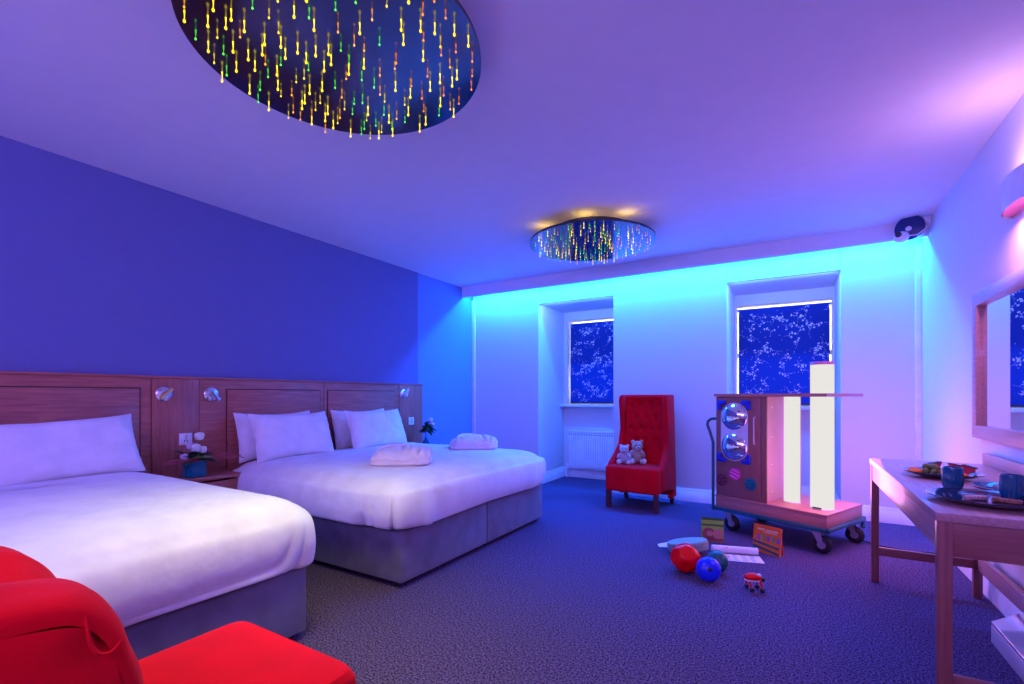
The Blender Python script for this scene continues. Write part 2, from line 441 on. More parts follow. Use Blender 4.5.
# bedside tables
def bedside(y0, y1, label):
    t = thing('bedside_table', label, 'bedside table', (XL + .055, (y0 + y1) / 2, 0))
    w = (y1 - y0) / 2
    b = B(); b.box(0, .29, -w, w, .555, .58, .004); b.build('tabletop', 'woodY', t)
    b = B(); b.box(0, .27, -w + .01, -w + .03, 0, .555, .002); b.box(0, .27, w - .03, w - .01, 0, .555, .002); b.box(.0, .02, -w + .03, w - .03, .02, .55); b.box(.02, .26, -w + .03, w - .03, .20, .22); b.build('carcass', 'woodZ', t)
    d = B(); d.box(.265, .283, -w + .03, w - .03, .40, .54, .002); dd = d.build('drawer', 'woodY', t)
    k = B(); k.cyl((.283, 0, .47), (.302, 0, .47), .012); k.build('knob', 'chrome', dd)
bedside(1.47, 2.02, 'wooden bedside table between the two beds')
bedside(3.95, 4.33, 'wooden bedside table at the far side of the double bed, mostly hidden')

# ------------------------------------------------------------------ beds
def superell(a, n):
    c, s = math.cos(a), math.sin(a)
    return (math.copysign(abs(c) ** (2 / n), c), math.copysign(abs(s) ** (2 / n), s))
def bed(label, y0, y1, splits):
    x0, x1 = XL + .06, -1.99
    t = thing('divan_bed', label, 'bed', (x0, (y0 + y1) / 2, 0))
    L = x1 - x0; w = (y1 - y0) / 2
    for k in range(splits):
        a = -w + 2 * w * k / splits + .003; c = -w + 2 * w * (k + 1) / splits - .003
        b = B(); b.box(0, L, a, c, .035, .345, .012, 3); b.build('divan_base', 'divan', t)
        for fx in (.08, L - .06):
            for fy in (a + .05, c - .05):
                b = B(); b.cyl((fx, fy - .012, .018), (fx, fy + .012, .018), .018); b.box(fx - .008, fx + .008, fy - .008, fy + .008, .018, .036); b.build('caster', 'caster', t)
    b = B(); b.box(.01, L - .02, -w + .02, w - .02, .345, .555, .04, 4); b.build('mattress', 'sheet', t)
    return t
bed('near bed with one grey velour divan base and cream duvet, by the red velvet armchair', .08, 1.435, 1)
bed('far double bed with two grey velour divan bases side by side, holding two folded robes', 2.06, 3.895, 2)

def duvet(name, label, x0, x1, y0, y1, seed, top=.682, hem=.355, tail=.0):
    cx, cy = (x0 + x1) / 2, (y0 + y1) / 2; a0, b0 = (x1 - x0) / 2, (y1 - y0) / 2
    layers = [(.045, hem + .03), (.01, hem + .002), (-.004, hem + .004), (-.014, hem + .02), (-.022, hem + .06), (-.026, hem + .11), (-.022, hem + .17), (-.008, hem + .22), (.020, top - .072), (.062, top - .036), (.125, top - .012), (.22, top), (.32, top + .006), (.45, top + .008)]
    def fn(u, v):
        ang = 2 * PI * u
        k = v * (len(layers) - 1); i = min(int(k), len(layers) - 2); f = k - i
        ins = layers[i][0] * (1 - f) + layers[i + 1][0] * f; z = layers[i][1] * (1 - f) + layers[i + 1][1] * f
        L0 = layers[max(i - 1, 0)]; L1 = layers[i]; L2 = layers[i + 1]; L3 = layers[min(i + 2, len(layers) - 1)]
        cr = lambda q: .5 * (2 * L1[q] + (L2[q] - L0[q]) * f + (2 * L0[q] - 5 * L1[q] + 4 * L2[q] - L3[q]) * f * f + (3 * L1[q] - L0[q] - 3 * L2[q] + L3[q]) * f ** 3)
        ins, z = cr(0), cr(1)
        ex, ey = superell(ang, 14)
        if v >= .999: pass
        x = ex * (a0 - ins); y = ey * (b0 - ins)
        p = Vector((x, y, z))
        corner = (abs(math.cos(ang)) * abs(math.sin(ang)) * 2) ** 6
        side = 1 - min(1, max(0, (z - hem) / (.20)))
        nz = noise.noise(Vector((x * 5 + seed, y * 5, z * 2.5)))
        nz2 = noise.noise(Vector((x * 15 + seed, y * 15, z * 3)))
        fo = (1 - abs(noise.noise(Vector((x * 7 + seed, y * 7, z * 1.2 + 5)))) * 2.2)
        out = Vector((ex if abs(ex) > .9 else 0, ey if abs(ey) > .9 else 0, 0))
        p += out * (.018 * nz + .010 * nz2 - 0.026 * max(0, fo) ** 4) * (.25 + side)
        if v < .25: p.z += .018 * noise.noise(Vector((x * 3 + seed, y * 3, 1.3))) + .006 * nz2
        else: p.z += .010 * noise.noise(Vector((x * 2.2 + seed, y * 2.2, 4))) + .004 * noise.noise(Vector((x * 9, y * 9 + seed, 2)))
        return p
    b = B(); b.grid(fn, 288, 52, wrap=True)
    # close the centre
    def ct(u, v):
        x = (u * 2 - 1) * (a0 - .42); y = (v * 2 - 1) * (b0 - .42)
        return Vector((x, y, top + .006 + .010 * noise.noise(Vector((x * 2.2 + seed, y * 2.2, 4))) + .004 * noise.noise(Vector((x * 9, y * 9 + seed, 2)))))
    b.grid(ct, 40, 30)
    o = b.build(name, 'sheet', None, (cx, cy, 0))
    # corner fold flap hanging at the foot corner
    return tag(o, label, 'duvet')
dv1 = duvet('duvet', 'cream duvet lit yellowish, spread over the near bed', XL + .12, -1.945, .03, 1.478, 1.7)
dv2 = duvet('duvet', 'white duvet on the far double bed, under the two folded robes', XL + .12, -1.94, 1.985, 3.93, 8.3, .662)
def fold(parent, x, y, s):
    b = B()
    def fn(u, v):
        a = (u - .5) * PI * .9
        w = .012 + .05 * (1 - v) ** .7 * (.5 + .5 * v)
        return Vector((math.cos(a) * w + .006 * math.sin(u * 18), math.sin(a) * w * 1.2 + .004 * math.cos(u * 23), .33 + v * .20))
    b.grid(fn, 24, 14)
    o = b.build('corner_fold', 'sheet', parent, (x - parent.location.x, y - parent.location.y, 0), (0, 0, s))

def pillow(label, loc, rot, w=.70, h=.46, th=.17, seed=0, group='white pillows on the beds'):
    b = B()
    def surf(sgn):
        def fn(u, v):
            x = u * 2 - 1; y = v * 2 - 1
            px = x * w / 2 * (1 - .05 * (1 - y * y) * 0 - .045 * (1 - abs(y) ** 2) * abs(x) ** 3)
            py = y * h / 2 * (1 - .13 * (1 - abs(x) ** 2) * abs(y) ** 2)
            t = ((1 - abs(x) ** 3.2) * (1 - abs(y) ** 2.6)); t = max(0, t) ** .55
            wr = .012 * (1 - abs(noise.noise(Vector((px * 11 + py * 6 + seed, py * 12 - px * 5, 2)))) * 2) ** 3 * (abs(x) ** 2 * .7 + .3) + .007 * noise.noise(Vector((px * 9 + seed, py * 9, sgn))) + .010 * noise.noise(Vector((px * 4 + seed, py * 5, sgn * 3)))
            return Vector((px, py, sgn * (t * th / 2 + .002) + wr * min(1, t * 2)))
        return fn
    b.grid(surf(1), 44, 30); b.grid(surf(-1), 44, 30)
    bmesh.ops.remove_doubles(b.bm, verts=b.bm.verts[:], dist=.0045)
    o = b.build('pillow', 'pillow', None, loc, rot)
    return tag(o, label, 'pillow', group)
# standing pillows: local x -> world y, local y -> up, leaning on the headboard
def lean(y, x, z, label, tilt=20, seed=0, w=.70, yaw=0, h=.44, roll=0):
    o = pillow(label, (x, y, z), (0, 0, 0), w=w, h=h, seed=seed)
    o.rotation_mode = 'QUATERNION'
    o.rotation_quaternion = (Matrix.Rotation(R(90 + yaw), 3, 'Z') @ Matrix.Rotation(R(90 - tilt), 3, 'X') @ Matrix.Rotation(R(roll), 3, 'Z')).to_quaternion()
lean(1.00, XL + .24, .835, 'large white pillow leaning on the headboard of the near bed', 24, 1, .78, h=.40, roll=3)
lean(2.39, XL + .16, .825, 'white pillow half hidden behind another, at the near side of the double bed', 12, 2, .68, h=.40)
lean(2.41, XL + .36, .83, 'front white pillow at the near side of the double bed', 20, 3, .70, h=.40)
lean(3.29, XL + .16, .825, 'white pillow half hidden behind another, at the far side of the double bed', 12, 4, .68, h=.40)
lean(3.31, XL + .36, .83, 'front white pillow at the far side of the double bed', 20, 5, .70, h=.40)

def robe(label, loc, rz, seed):
    t = thing('folded_bathrobe', label, 'bathrobe', loc, rz, 'folded bathrobes on the double bed')
    def fn(u, v):
        ang = 2 * PI * u
        L = [(.9, .0), (1., .012), (1.02, .035), (1.0, .065), (.93, .090), (.75, .108), (.5, .118), (.25, .122), (0.0, .123)]
        k = v * 8; i = min(int(k), 7); f = k - i
        s = L[i][0] * (1 - f) + L[i + 1][0] * f; z = L[i][1] * (1 - f) + L[i + 1][1] * f
        ex, ey = superell(ang, 5)
        x = ex * s * .215; y = ey * s * .165
        rid = (.012 * x / .2 - .030 * (1 - abs(math.sin(x * 52 + 2.2 * noise.noise(Vector((x * 5, y * 8, seed)))))) ** 2 * (1 if x > -.05 else .35)) * min(1, z * 14)
        cr = -.007 * max(0, math.cos((z - .038) * 150)) * (1 if (z < .07) else 0)
        nn = 1 + .07 * noise.noise(Vector((x * 8, y * 8, seed + z * 9)))
        return Vector((x * nn + ex * cr, y * nn + ey * cr, max(0, z + rid + (.018 * noise.noise(Vector((x * 7, y * 7, seed * 3))) if z > .05 else 0))))
    b = B(); b.grid(fn, 120, 32, wrap=True); b.build('folded_body', 'robe', t)
    b = B()
    b.tube([(-.16, -.10, .10), (-.14, -.03, .113), (-.10, .05, .119), (-.02, .10, .116), (.08, .12, .104)], [.010, .015, .017, .015, .009], 14); b.build('collar', 'robe', t)
    b = B(); b.tube([(-.10, -.150, .03), (-.02, -.163, .05), (.05, -.16, .035), (.12, -.155, .05)], .009, 8); b.build('belt', 'robe', t)
robe('folded white bathrobe on the double bed, nearer to the room centre', (-2.42, 2.52, .666), R(38), 1)
robe('folded white bathrobe on the far side of the double bed', (-2.54, 3.58, .666), R(38), 2)

# ------------------------------------------------------------------ vases
def leaf(b, p, d, L, w, droop=.2):
    d = Vector(d).normalized(); sd = d.cross(Vector((0, 0, 1)));
    if sd.length < .1: sd = Vector((1, 0, 0))
    sd.normalize(); up = sd.cross(d); p = Vector(p)
    def fn(u, v):
        ww = math.sin(PI * min(1, max(0, u)) ** .8) * w
        return p + d * L * u + sd * (v - .5) * 2 * ww - Vector((0, 0, 1)) * droop * L * u * u + up * abs(v - .5) * ww * .6
    b.grid(fn, 8, 4)
def rose(b, c, r, rnd):
    c = Vector(c); b.ell(c, (r * .8, r * .8, r * .85), u=14, v=10)
    for k in range(11):
        a = k * 2.4; rr = r * (.45 + .5 * k / 11); tl = .3 + .6 * k / 11
        def fn(u, v):
            th = a + (u - .5) * 1.5; h = v
            q = rr * (.75 + .35 * math.sin(h * 2.4))
            return c + Vector((math.cos(th) * q, math.sin(th) * q, (h - .45) * r * 1.5 * (1 - .25 * tl * h) - .12 * r * (2 * u - 1) ** 2))
        b.grid(fn, 6, 5)
rnd = random.Random(4)
v1 = thing('flower_arrangement', 'white flowers with dark leaves in a square teal glass vase, on bedside table between beds', 'flowers', (-3.63, 1.715, .58))
b = B(); b.box(-.055, .055, -.055, .055, 0, .115, .006); b.build('vase', 'tealglass', v1)
b = B()
for k in range(34):
    a = rnd.uniform(0, 2 * PI); e = rnd.uniform(.0, 1.3)
    leaf(b, (.02 * math.cos(a), .02 * math.sin(a), .12), (math.cos(a), math.sin(a), e), rnd.uniform(.11, .18), .026, .3)
b.build('leaves', 'leaf', v1)
for (p, r_) in (((.0, .035, .285), .034), ((.02, .0, .205), .036), ((.02, .045, .19), .030)):
    b = B(); rose(b, p, r_, rnd); b.build('rose', 'petal', v1)
b = B(); b.tube([(0, .0, .1), (.0, .02, .2), (0, .035, .27)], .004); b.tube([(0, 0, .1), (.02, 0, .19)], .004); b.build('stem', 'leaf2', v1)
for p in ((.03, -.075, .15), (.01, -.03, .22)):
    b = B(); rose(b, p, .028, rnd); b.build('bloom', 'petal2', v1)
b = B()
for k in range(5): b.ell((.045 + .008 * k, .0 + .018 * (k - 1), .135 + .008 * (k % 2)), (.014, .014, .014), u=10, v=8)
b.build('bud', 'leaf2', v1)
b = B()
for k in range(7):
    y0 = -.17 - .01 * k; z0 = .10 + .006 * k
    pts = [(.05 + .004 * k, y0 + (.36 + .03 * k) * i / 14, .125 + .012 * math.sin(i * .9 + k) + (.02 * math.sin(i * 1.7 + k * 2) if i > 9 else 0)) for i in range(15)]
    b.tube(pts, .0028, 6)
b.build('twig_wreath', 'twig', v1)
v2 = thing('potted_plant', 'small dark leafy plant with a white flower at the far end of the headboard', 'plant', (-3.62, 4.15, .58))
b = B(); b.lathe([(0, 0), (.04, 0), (.045, .02), (.03, .06), (.012, .08), (.012, .1), (0, .1)], 20); b.build('vase', 'tealglass', v2)
b = B(); b.tube([(0, 0, .08), (0, 0, .24)], .006)
for k in range(30):
    a = rnd.uniform(0, 2 * PI); e = rnd.uniform(-.4, .8); z = rnd.uniform(.17, .25)
    leaf(b, (0, 0, z), (math.cos(a), math.sin(a), e), rnd.uniform(.09, .15), .028, .3)
b.build('leaves', 'leaf', v2)
for p in ((.02, .06, .295), (.03, .08, .24)):
    b = B(); rose(b, p, .028, rnd); b.build('rose', 'petal', v2)

# ------------------------------------------------------------------ red wing chair by the window
wc = thing('wing_chair', 'tall red velvet wing chair with buttoned back, against the pier between the windows', 'armchair', (-1.38, 4.97, 0), R(-3.5))
wc.scale = (1.045, 1, 1)
def taper(b):
    for v in b.bm.verts:
        k = min(1, max(0, (v.co.z - .42) / .35)); k = k * k * (3 - 2 * k)
        v.co.x = v.co.x * (1 - .12 * k) + .012 * k
b = B(); b.box(-.265, .265, -.30, .22, .175, .435, .03, 4)
b.build('seat', 'red', wc)
for sx in (-1, 1):
    b = B()
    b.prism([(.13, .08), (.20, .15), (.06, .175), (-.20, .20), (-.22, .40), (-.16, .46), (-.05, .54), (.03, .64), (.045, .80), (.02, .98), (.0, 1.10), (.02, 1.155), (.08, 1.165), (.27, 1.165), (.29, 1.0), (.285, .08)],
            'x', sx * .225, sx * .285, .02, 3, True)
    taper(b); b.build('wing', 'red', wc)
def backf(u, v):
    x = (u - .5) * .45; z = .42 + v * .72
    y = .125 + .02 * v + .05 * (abs(2 * u - 1) ** 2) * -1 * .6
    dmin = 9
    y_d = 0
    for (bx, bz) in BT:
        d = math.hypot((x - bx), (z - bz) * .9)
        y_d = max(y_d, math.exp(-(d / .028) ** 2))
    # diagonal pleats
    g1 = abs(math.sin(PI * ((x / .115) + (z - .52) / .125) / 1.0 * .5)); g2 = abs(math.sin(PI * ((x / .115) - (z - .52) / .125) * .5))
    pl = (1 - min(1, g1 * 3.0)) * .3 + (1 - min(1, g2 * 3.0)) * .3 if .50 < z < 1.12 else 0
    return Vector((x, y - .018 + .030 * y_d + .012 * pl, z))
BT = []
for r_i in range(4):
    z = 1.05 - .125 * r_i
    xs = [-.1725, -.0575, .0575, .1725] if r_i % 2 == 0 else [-.115, 0, .115]
    for x in xs: BT.append((x, z))
b = B(); b.grid(backf, 60, 90)
b.box(-.235, .235, .17, .285, .10, 1.15, .02, 3)
b.box(-.23, .23, .10, .20, 1.105, 1.165, .025, 4)
taper(b); bk = b.build('backrest', 'red', wc)
for (x, z) in BT:
    u = x / .45 + .5; p = backf(u, (z - .42) / .72)
    b = B(); b.ell((p.x, p.y - .001, p.z), (.010, .006, .010), u=12, v=8); taper(b); b.build('button', 'redbtn', bk)
for (x, y) in ((-.235, -.265), (.235, -.265)):
    b = B(); b.prism([(-.022, -.022), (.022, -.022), (.022, .022), (-.022, .022)], 'z', .0, .18, mtx=Matrix.Translation((x, y, 0))); b.build('leg', 'darkwood', wc)
for sx in (-1, 1):
    b = B(); b.prism([(.20, .17), (.25, .17), (.285, .0), (.25, .0)], 'x', sx * .225, sx * .262); b.build('leg', 'darkwood', wc)

# teddies
def teddy(label, loc, rz, s, m1, m2, tilt):
    t = thing('teddy_bear', label, 'soft toy', loc, rz, 'teddy bears on the wing chair')
    b = B()
    b.ell((0, 0, .075 * s), (.062 * s, .055 * s, .078 * s))
    b.ell((tilt * s, -.005, .185 * s), (.060 * s, .054 * s, .056 * s))
    for sx in (-1, 1):
        b.ell((tilt * s + sx * .045 * s, .005, .232 * s), (.022 * s, .014 * s, .022 * s))
        b.ell((sx * .062 * s, -.03 * s, .105 * s), (.024 * s, .032 * s, .048 * s), Matrix.Rotation(sx * -.5, 4, 'Y'))
        b.ell((sx * .055 * s, -.075 * s, .027 * s), (.030 * s, .055 * s, .027 * s))
        b.ell((sx * .062 * s, -.125 * s, .036 * s), (.026 * s, .018 * s, .034 * s))
    o = b.build('body', m1, t)
    md = o.modifiers.new('r', 'REMESH'); md.mode = 'VOXEL'; md.voxel_size = .005; md.use_smooth_shade = True
    tx = bpy.data.textures.new('fur', 'CLOUDS'); tx.noise_scale = .012
    dm = o.modifiers.new('d', 'DISPLACE'); dm.texture = tx; dm.strength = .010; dm.mid_level = .5
    b = B(); b.ell((tilt * s, -.052 * s, .172 * s), (.026 * s, .022 * s, .020 * s)); sn = b.build('snout', m2, t)
    b = B(); b.ell((tilt * s, -.076 * s, .178 * s), (.010 * s, .006 * s, .007 * s)); b.build('nose', 'caster', sn)
    for sx in (-1, 1):
        b = B(); b.ell((tilt * s + sx * .022 * s, -.052 * s, .200 * s), (.006 * s, .005 * s, .006 * s)); b.build('eye', 'caster', t)
        b = B(); b.ell((sx * .062 * s, -.143 * s, .036 * s), (.017 * s, .005 * s, .022 * s)); b.build('foot_pad', m2, t)
teddy('smaller pale grey teddy bear sitting at the left on the red wing chair', (-1.535, 4.90, .435), R(14), .80, 'fluff1', 'face', 0)
teddy('larger fluffy tan teddy bear sitting on the red wing chair', (-1.43, 4.985, .435), R(24), .98, 'fluff2', 'face', .01)

# ------------------------------------------------------------------ red armchair in the foreground
ac = thing('velvet_armchair', 'bright red velvet armchair with rolled back, cut off in the bottom left corner', 'armchair', (-1.24, .56, 0))
# seat cushion: local x -.29...27 ; local y -.2...29
def puff(b, x0, x1, y0, y1, z0, z1, n=8, crown=.02):
    cx, cy, ax, ay = (x0 + x1) / 2, (y0 + y1) / 2, (x1 - x0) / 2, (y1 - y0) / 2
    L = [(.0, 0), (.9, 0), (.97, .04), (1., .15), (1.0, .8), (.985, .93), (.94, 1.0), (.7, 1.0), (.35, 1.), (0, 1.)]
    def fn(u, v):
        k = v * 9; i = min(int(k), 8); f = k - i
        s = L[i][0] * (1 - f) + L[i + 1][0] * f; z = L[i][1] * (1 - f) + L[i + 1][1] * f
        ex, ey = superell(2 * PI * u, n)
        return Vector((cx + ex * s * ax, cy + ey * s * ay, z0 + (z1 - z0) * z + (crown * (1 - s * s) if z > .9 else 0)))
    b.grid(fn, 96, 36, wrap=True)
b = B(); puff(b, -.285, .275, -.20, .305, .17, .44, 14, .012); b.build('seat', 'red', ac)
def backprof(x):
    """closed profile (y,z) of the padded back at local x"""
    return None
def armback(u, v):
    # u around the section, v along x from left to right
    a = 2 * PI * u
    x = -.34 + .56 * v
    hump = .862 - .045 * max(0, (x - .02) / .2) if x > .02 else .862
    ztop = .82 if x < -.20 else .82 - .12 * min(1, (x + .20) / .30); zbot = .18
    zc = (ztop + zbot) / 2; hz = (ztop - zbot) / 2
    ex, ez = superell(a, 3.0)
    z = zc + ez * hz
    lean_ = -.10 * (z - .4)
    thick = .085 + .035 * math.exp(-((z - ztop + .09) / .10) ** 2)
    e = 1 if .03 < v < .97 else .0
    endf = min(1, min(v, 1 - v) / .08) ** .5
    y = -.235 + lean_ + ex * thick * (.35 + .65 * endf)
    z = zc + (z - zc) * (.93 + .07 * endf)
    return Vector((x, y, z))
b = B(); b.grid(armback, 64, 40, wrap=True)
b.build('backrest', 'red', ac)
# rolled side wing (section swept in yz, rounded top, vertical front)
def wingf(u, v):
    w = u
    prof = [(-.165, .17), (-.162, .45), (-.168, .62), (-.185, .72), (-.21, .79), (-.25, .832), (-.31, .85), (-.40, .857), (-.50, .86), (-.58, .85), (-.63, .80), (-.64, .6), (-.62, .17)]
    k = v * (len(prof) - 1); i = min(int(k), len(prof) - 2); f = k - i
    # catmull-like smoothing
    p0 = prof[max(i - 1, 0)]; p1 = prof[i]; p2 = prof[i + 1]; p3 = prof[min(i + 2, len(prof) - 1)]
    def cr(a, b_, c, d): return .5 * ((2 * b_) + (-a + c) * f + (2 * a - 5 * b_ + 4 * c - d) * f * f + (-a + 3 * b_ - 3 * c + d) * f ** 3)
    y = cr(p0[0], p1[0], p2[0], p3[0]); z = cr(p0[1], p1[1], p2[1], p3[1])
    a = (u - .5) * PI
    bul = math.cos(a)
    x = .185 + .085 * math.sin(a)
    ins = .05 * (1 - bul ** .6) if bul > 0 else .05
    cy, cz = -.38, .50
    d = Vector((0, cy - y, cz - z)).normalized()
    wr = .006 * noise.noise(Vector((x * 20, y * 9, z * 12))) + .006 * noise.noise(Vector((x * 6, y * 14 + z * 14, z * 3)))
    # pulled crease near the top outer face
    cre = .006 * math.exp(-(((y + .33) * .8 + (z - .74)) / .018) ** 2) * math.exp(-((z - .74) / .09) ** 2)
    return Vector((x, y, z)) + d * (ins + wr + cre)
b = B(); b.grid(wingf, 28, 110)
def wcap(sg):
    def fn(u, v):
        p = wingf(1 if sg > 0 else 0, v); c = Vector((p.x, -.38, .50))
        q = p.lerp(c, u)
        q.x += sg * (.012 * math.sin(min(1, u * 3) * PI / 2) + .005 * noise.noise(q * 9))
        # diagonal tuck
        q.x -= sg * .022 * math.exp(-(((q.y + .245) + .15 * (q.z - .79)) / .010) ** 2) * math.exp(-((q.z - .78) / .045) ** 2)
        q.x += sg * .012 * math.exp(-(((q.y + .29) ** 2 + (q.z - .79) ** 2) / .0018))
        return q
    return fn
b.grid(wcap(1), 26, 110); b.grid(wcap(-1), 8, 110)
bmesh.ops.remove_doubles(b.bm, verts=b.bm.verts[:], dist=.0005)
wg = b.build('wing', 'red', ac)
sm = [(.272, -.262, .80), (.281, -.262, .775), (.284, -.258, .752), (.285, -.248, .736), (.284, -.234, .732), (.282, -.222, .740), (.280, -.214, .752)]
pt = []
for i in range(len(sm) - 1):
    for f in (0, .33, .66):
        p0, p1, p2, p3 = [Vector(sm[max(0, min(len(sm) - 1, i + k))]) for k in (-1, 0, 1, 2)]
        pt.append(.5 * (2 * p1 + (p2 - p0) * f + (2 * p0 - 5 * p1 + 4 * p2 - p3) * f * f + (3 * p1 - p0 - 3 * p2 + p3) * f ** 3))
b = B(); b.tube(pt, [.0008 + .0024 * math.sin(PI * (i + .5) / len(pt)) for i in range(len(pt))], 8); b.build('piping', 'red', ac)
for (x, y) in ((-.25, .24), (.23, .24), (-.25, -.5), (.21, -.5)):
    b = B(); b.prism([(-.022, -.022), (.022, -.022), (.022, .022), (-.022, .022)], 'z', 0, .18, mtx=Matrix.Translation((x, y, 0))); b.build('leg', 'darkwood', ac)

# ------------------------------------------------------------------ ceiling fibre discs
def disc(label, loc, nvis, seed, region, glow):
    t = thing('fibre_optic_disc', label, 'ceiling light', loc)
    b = B(); b.lathe([(0, 0), (.556, 0), (.556, .018), (0, .018)], 96); b.build('mirror_disc', 'discm', t)
    b = B(); b.lathe([(0, .018), (.36, .018), (.36, ZC - loc[2] - .001), (0, ZC - loc[2] - .001)], 48); b.build('mounting_box', 'blk_pl', t)
    rd = random.Random(seed); pts = []; tries = 0
    while len(pts) < nvis + 75 and tries < 20000:
        tries += 1
        x, y = rd.uniform(-.54, .54), rd.uniform(-.54, .54)
        if math.hypot(x, y) > .535: continue
        if any(math.hypot(x - p[0], y - p[1]) < .050 for p in pts): continue
        if not region(x, y): continue
        pts.append((x, y))
    protos = []
    for c in range(4):
        b = B()
        b.tube([(0, 0, 0), (.0005, 0, -.012), (0, 0.0005, -.023), (0, 0, -.034)], [.0030, .0022, .0010, .0009], 6)
        b.mi = 1; b.ell((0, 0, -.036), (.0034, .0034, .0045), u=8, v=6)
        protos.append((b, ('y', 'g', 'o', 'a')[c]))
    built = [p[0].build('fibre_strand', ['f' + p[1], 't' + p[1]], t) for p in protos]
    for i, (x, y) in enumerate(pts[:100]):
        k = rd.choices((0, 1, 2, 3), (3, 5, 2, 2))[0]
        # colour drifts across the disc: green in the middle, orange at the right
        dd = .86 * x + .51 * y
        if dd > .18: k = rd.choices((2, 3, 0, 1), (6, 3, 1, 1))[0]
        elif dd < -.22: k = rd.choices((0, 1, 3), (4, 3, 3))[0]
        else: k = rd.choices((0, 1, 3), (4, 5, 1))[0]
        o = built[k] if built[k].get('u') is None else built[k].copy()
        if built[k].get('u') is None: built[k]['u'] = 1
        else: C.objects.link(o); o.parent = t
        o.location = (x, y, 0); o.scale = (1, 1, rd.uniform(.7, 1.15)); o.rotation_euler = (rd.uniform(-.02, .02), rd.uniform(-.02, .02), 0)
    for o in built:
        if 'u' in o: del o['u']
    for ch in [o for o in bpy.data.objects if o.parent == t and 'u' in o]: del ch['u']
    if len(pts) > 100:
        b = B()
        for (x, y) in pts[100:]:
            b.tube([(x, y, 0), (x + .001, y, -.018), (x, y, -.036)], [.003, .0016, .001], 6); b.ell((x, y, -.038), (.0048, .0048, .0065), u=8, v=6)
        o = b.build('fibre_strand', ['ty'], t); o['kind'] = 'stuff'
    return t
for k, c in (('y', (.85, .62, .02)), ('g', (.10, .85, .06)), ('o', (1, .22, .01)), ('a', (1, .36, .02))):
    M['f' + k] = emis('fibre filament ' + k, c, .75); M['t' + k] = emis('fibre tip ' + k, c, 2.2)
disc('large round dark mirrored ceiling disc with hanging light fibres, above the beds nearest the camera', (-1.549, 1.272, 2.50), 100, 11, lambda x, y: True, 1)
disc('round mirrored ceiling disc with hanging light fibres, farther one near the window wall', (-1.556, 4.01, 2.52), 60, 12, lambda x, y: True, 1)

# ------------------------------------------------------------------ wheeled sensory cabinet
CO = Vector((.206, 4.045, 0)); CA = R(-25.0)
tr = thing('platform_trolley', 'teal steel flatbed trolley on four casters, carrying the wooden cabinet', 'trolley', CO, CA)
b = B(); x0, x1, y0, y1 = -.885, .02, -.02, .64
b.box(x0, x1, y0, y0 + .03, .170, .20, .003); b.box(x0, x1, y1 - .03, y1, .170, .20, .003); b.box(x0, x0 + .03, y0, y1, .170, .20, .003); b.box(x1 - .03, x1, y0, y1, .170, .20, .003)
b.box(x0 + .02, x1 - .02, y0 + .02, y1 - .02, .192, .199)
b.build('frame', 'teal', tr)
b = B(); hx = x0 + .012
for yy in (y0 + .0, ):
    pts = [(hx, y0, .17), (hx, y0, .60), (hx, y0, .75), (hx - .03, y0, .84), (hx - .055, y0, .90), (hx - .055, y0 + .01, .93), (hx - .04, y0 + .03, .95), (hx - .03, y0 + .06, .952),
           (hx - .03, y1 - .06, .952), (hx - .04, y1 - .03, .95), (hx - .055, y1 - .01, .93), (hx - .055, y1, .90), (hx - .03, y1, .84), (hx, y1, .75), (hx, y1, .60), (hx, y1, .17)]
    b.tube(pts, .0125, 12)
b.build('push_handle', 'teal', tr)
def caster(x, y, rz):
    mt = Matrix.Translation((x, y, 0)) @ Matrix.Rotation(rz, 4, 'Z')
    b = B(); b.box(-.045, .045, -.04, .04, .158, .170, .002, mtx=mt)
    for s_ in (-1, 1):
        b.prism([(-.025, .16), (.03, .16), (.05, .065), (.025, .055)], 'y', s_ * .026, s_ * .032, mtx=mt)
    c = b.build('caster', 'chrome_d', tr)
    b = B(); b.lathe([(.0, -.021), (.040, -.021), (.055, -.018), (.064, -.008), (.064, .008), (.055, .018), (.040, .021), (0, .021)], 28, mtx=mt @ Matrix.Translation((.035, 0, .064)) @ Matrix.Rotation(PI / 2, 4, 'X')); w = b.build('wheel', 'rubber', c)
    b = B(); b.lathe([(0, -.024), (.028, -.024), (.028, .024), (0, .024)], 16, mtx=mt @ Matrix.Translation((.035, 0, .064)) @ Matrix.Rotation(PI / 2, 4, 'X')); b.build('hub', 'chrome_d', c)
for (x, y, r_) in ((-.79, .07, .2), (-.09, .06, .15), (-.79, .55, .2), (-.06, .55, .15)): caster(x, y, r_)
b = B(); b.cyl((.005, .62, .125), (.005, .62, .175), .012); b.ell((.005, .62, .125), (.02, .02, .014)); b.build('bumper', 'teal', tr)

cb = thing('display_cabinet', 'wooden cabinet with closed door and open mirrored end, standing on the teal trolley', 'cabinet', CO + Vector((0, 0, .20)), CA)
ZB = .0
b = B(); b.box(-.86, 0, 0, .62, 0, .092, .002); b.build('plinth', 'cabin', cb)
b = B(); b.box(-.866, .004, -.006, .626, .084, .10, .002); b.build('base_board', 'cabin', cb)
b = B()
HT = .945
b.box(-.86, -.842, .016, .62, .10, HT); b.box(-.86, -.56, .602, .62, .10, HT); b.box(-.468, -.45, 0, .33, .10, HT, .001); b.box(-.842, -.468, .016, .60, .5, .518)
b.build('carcass', 'cab', cb)
b = B(); b.box(-.448, -.436, 0.0, .02, .10, HT, .001); b.box(-.432, -.424, 0, .014, .10, HT, .001); b.build('edge_strip', 'cab', cb)
b = B(); b.box(-.462, -.450, .605, .62, .10, HT, .001); b.build('back_post', 'cabin', cb)
